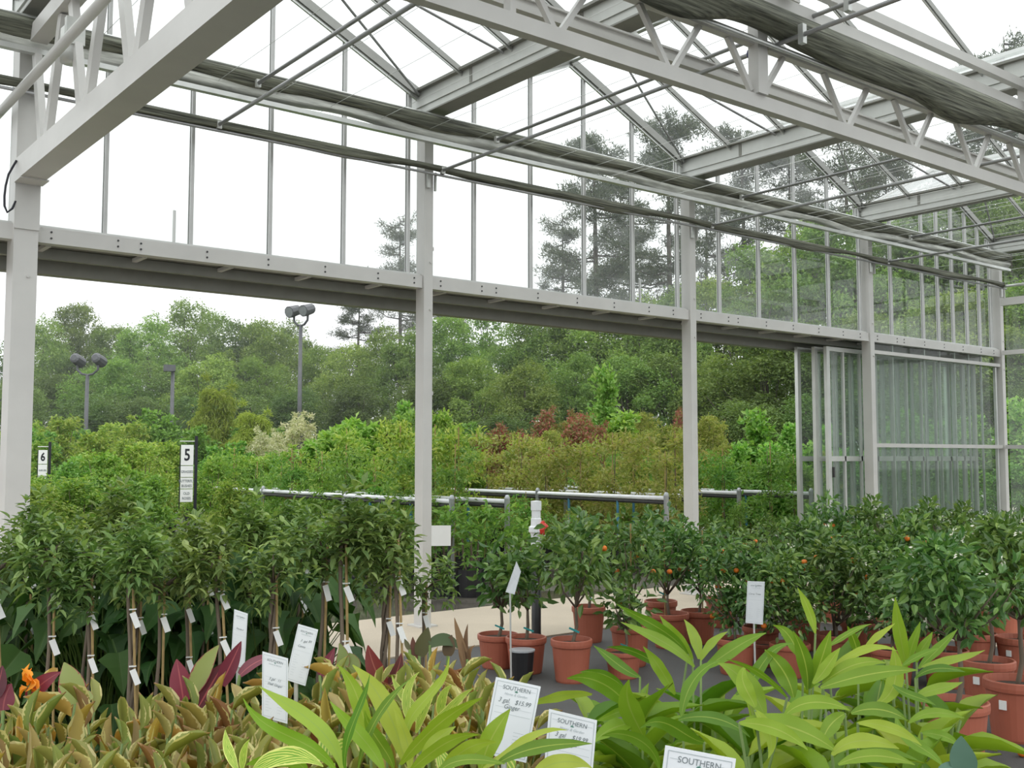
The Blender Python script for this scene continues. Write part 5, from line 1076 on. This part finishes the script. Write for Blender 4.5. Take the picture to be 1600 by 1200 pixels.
# ------------------------------------------------------------------ price cards
def pcard(c4, D, label, hand=(), fine=True, stake=1.0, logo=True, stake_px=None, lean=.02):
    tl, tr, br, bl_ = [dep(x, y, D + dd) for (x, y), dd in zip(c4, (lean, lean, 0, 0))]
    cen = (tl + tr + br + bl_) / 4; g = np.array([cen[0], cen[1], 0]); o = empty('price_card', g, label, 'price card', 'price cards on stakes')
    X = tr - tl; W = np.linalg.norm(X); X /= W; Y = tl - bl_; Hh = np.linalg.norm(Y); Y /= Hh; Nn = np.cross(X, Y); Nn /= np.linalg.norm(Nn)
    if Nn @ (CP - cen) < 0: Nn = -Nn
    def q(u, v, e): return tl + (tr - tl) * u + ((bl_ - tl) * (1 - u) + (br - tr) * u) * v + Nn * e
    mb = MB(g); P = [q(u, v, e) for e in (0, -.003) for u, v in ((0, 0), (1, 0), (1, 1), (0, 1))]
    mb.add(P, [[3, 2, 1, 0], [4, 5, 6, 7], [0, 1, 5, 4], [1, 2, 6, 5], [2, 3, 7, 6], [3, 0, 4, 7]]); mb.build('panel', 'card', o)
    def line(m, u0, v0, u1, v1, t):
        a, b = q(u0, v0, .0006), q(u1, v1, .0006); d = b - a; s = np.cross(d, Nn); s = s / np.linalg.norm(s) * t / 2; m.add([a - s, b - s, b + s, a + s], [[0, 1, 2, 3]])
    t = W * .012; mb = MB(g)
    for a in ((.05, .035, .95, .035), (.95, .035, .95, .965), (.95, .965, .05, .965), (.05, .965, .05, .035)): line(mb, *a, t)
    mb.build('border_line', 'paleink', o)
    if logo:
        text('SOUTHERN', W * .125, 'ink', o, q(.5, .10, .001) - g, X, Y, 'logo_lettering', sx=.95)
        text('Home & Garden', W * .075, 'paleink', o, q(.5, .10 + .13 * W / Hh, .001) - g, X, Y, 'logo_lettering', shear=.3, sx=1.0)
        mb = MB(g); ce = q(.5, .10 + .075 * W / Hh, .0008)
        for k in range(7):
            a = -1.2 + k * .4; tip = ce + (X * sin(a) + Y * cos(a)) * W * .045; s = (X * cos(a) - Y * sin(a)) * W * .010; m2 = (ce + tip) / 2; mb.add([ce, m2 - s, tip, m2 + s], [[0, 1, 2, 3]])
        mb.build('logo_leaf', 'greenink', o)
        mb = MB(g); line(mb, .08, .10, .24, .10, t * .5); line(mb, .78, .10, .92, .10, t * .5); mb.build('rule_line', 'paleink', o)
    for (s, u, v, sz) in hand: text(s, W * sz, 'ink', o, q(u, v, .001) - g, X, Y, 'handwriting', shear=.25, sx=.9)
    if fine:
        mb = MB(g); rr = random.Random(int(c4[0][0]))
        for k in range(9):
            v = .52 + k * .045
            line(mb, .14, v, .14 + .2 * rr.uniform(.6, 1.3), v, t * .55)
            if k > 2: line(mb, .60, v, .60 + .2 * rr.uniform(.5, 1.2), v, t * .55)
        line(mb, .10, .44, .90, .44, t * .5); line(mb, .10, .36, .9, .36, t * .4); mb.build('printed_line', 'paleink', o)
    b = q(.5, .98, -.008); bot = np.array([b[0] + .01, b[1], .0]); mb = MB(g); mb.bar(q(.5, .3, -.008), b, .014, .006, Nn); mb.tube([b, bot], .006, 6); mb.build('stake', 'galv', o)
    return o
pcard([(775, 1058), (845, 1073), (822, 1192), (752, 1176)], 2.12, 'largest price card in the foreground, marked 3 gal, left of its neighbour', [('3 gal.   $15.99', .50, .27, .14), ('Ginger', .46, .345, .14)])
pcard([(858, 1108), (933, 1126), (921, 1262), (846, 1243)], 2.0, 'foreground price card marked 3 gal standing right of the largest one', [('3 gal    $19.99', .50, .26, .13), ('Ginger', .50, .34, .12)])
pcard([(1040, 1165), (1150, 1186), (1128, 1360), (1018, 1338)], 1.5, 'price card at the bottom edge showing only its printed logo', [('3 gal   $15.99', .5, .28, .13)])
pcard([(410, 1018), (450, 1029), (449, 1131), (409, 1120)], 2.75, 'price card standing upright in the yellowing gingers, lowest of the left three', [('3 gal   11', .5, .38, .14), ('Shell Ginger', .5, .46, .13)])
pcard([(466, 975), (497, 984), (477, 1072), (446, 1062)], 3.05, 'strongly tilted price card left of the lone column', [('3  gal', .45, .26, .17), ('Canna', .4, .36, .16), ('$9', .75, .24, .16)])
pcard([(366, 952), (387, 959), (382, 1045), (360, 1038)], 3.5, 'narrow upright price card among the dark leaves', [('Standard', .5, .32, .16)])
pcard([(807, 877), (814, 893), (804, 929), (790, 925)], 6.9, 'small curled white price card on a tall metal rod before the red pots', [], fine=True, logo=False)
pcard([(1168, 908), (1195, 909), (1192, 976), (1165, 973)], 6.3, 'tall white price card on a stake in front of the dense citrus', [('Citrus Trees', .45, .30, .15)], logo=True)

# ================================================================== LIGHT
w = bpy.data.worlds.new('overcast'); S.world = w; w.use_nodes = True
nt = w.node_tree; nt.nodes.clear(); out = nt.nodes.new('ShaderNodeOutputWorld'); bg = nt.nodes.new('ShaderNodeBackground')
tc = nt.nodes.new('ShaderNodeTexCoord'); sx = nt.nodes.new('ShaderNodeSeparateXYZ'); mr = nt.nodes.new('ShaderNodeMapRange')
nt.links.new(tc.outputs['Generated'], sx.inputs[0]); nt.links.new(sx.outputs[2], mr.inputs[0])
mr.inputs[1].default_value = 0; mr.inputs[2].default_value = 1; mr.inputs[3].default_value = SKY0; mr.inputs[4].default_value = SKY1
nz = nt.nodes.new('ShaderNodeTexNoise'); nz.inputs['Scale'].default_value = 2.2; nz.inputs['Detail'].default_value = 3; nt.links.new(tc.outputs['Generated'], nz.inputs[0])
m2 = nt.nodes.new('ShaderNodeMapRange'); m2.inputs[3].default_value = .94; m2.inputs[4].default_value = 1.06; nt.links.new(nz.outputs[0], m2.inputs[0])
mu = nt.nodes.new('ShaderNodeMath'); mu.operation = 'MULTIPLY'; nt.links.new(mr.outputs[0], mu.inputs[0]); nt.links.new(m2.outputs[0], mu.inputs[1])
bg.inputs[0].default_value = (.965, .985, 1.0, 1); nt.links.new(mu.outputs[0], bg.inputs[1]); nt.links.new(bg.outputs[0], out.inputs[0])
sun = bpy.data.lights.new('sun', 'SUN'); sun.energy = .5; sun.angle = radians(70); sun.color = (1, .98, .95)
so = bpy.data.objects.new('sun', sun); COL.objects.link(so); so.rotation_euler = (radians(38), radians(-22), radians(20))
vs = S.view_settings; S.display_settings.display_device = 'sRGB'; vs.view_transform = 'Standard'; vs.look = 'None'; vs.gamma = 1.0; vs.use_curve_mapping = False; vs.exposure = EXPO
c = S.cycles; c.max_bounces = 12; c.diffuse_bounces = 4; c.glossy_bounces = 3; c.transmission_bounces = 4; c.transparent_max_bounces = 32
c.caustics_reflective = False; c.caustics_refractive = False
try: c.use_denoising = True
except Exception: pass
# thin spring haze hanging over the yard and the woods
if HAZE:
    m, nt, N, L, out = newmat('haze'); v = N.new('ShaderNodeVolumeScatter'); v.inputs['Density'].default_value = HAZE; v.inputs['Color'].default_value = (.93, .96, 1, 1); v.inputs['Anisotropy'].default_value = .2
    L.new(v.outputs[0], out.inputs['Volume'])
    hz = MB(); hz.box((-60, 18, .0), (150, 130, 26)); o = hz.build('haze', m); tag(o, 'thin pale haze hanging over the woodland and the far yard', 'haze', kind='stuff'); c.volume_bounces = 1
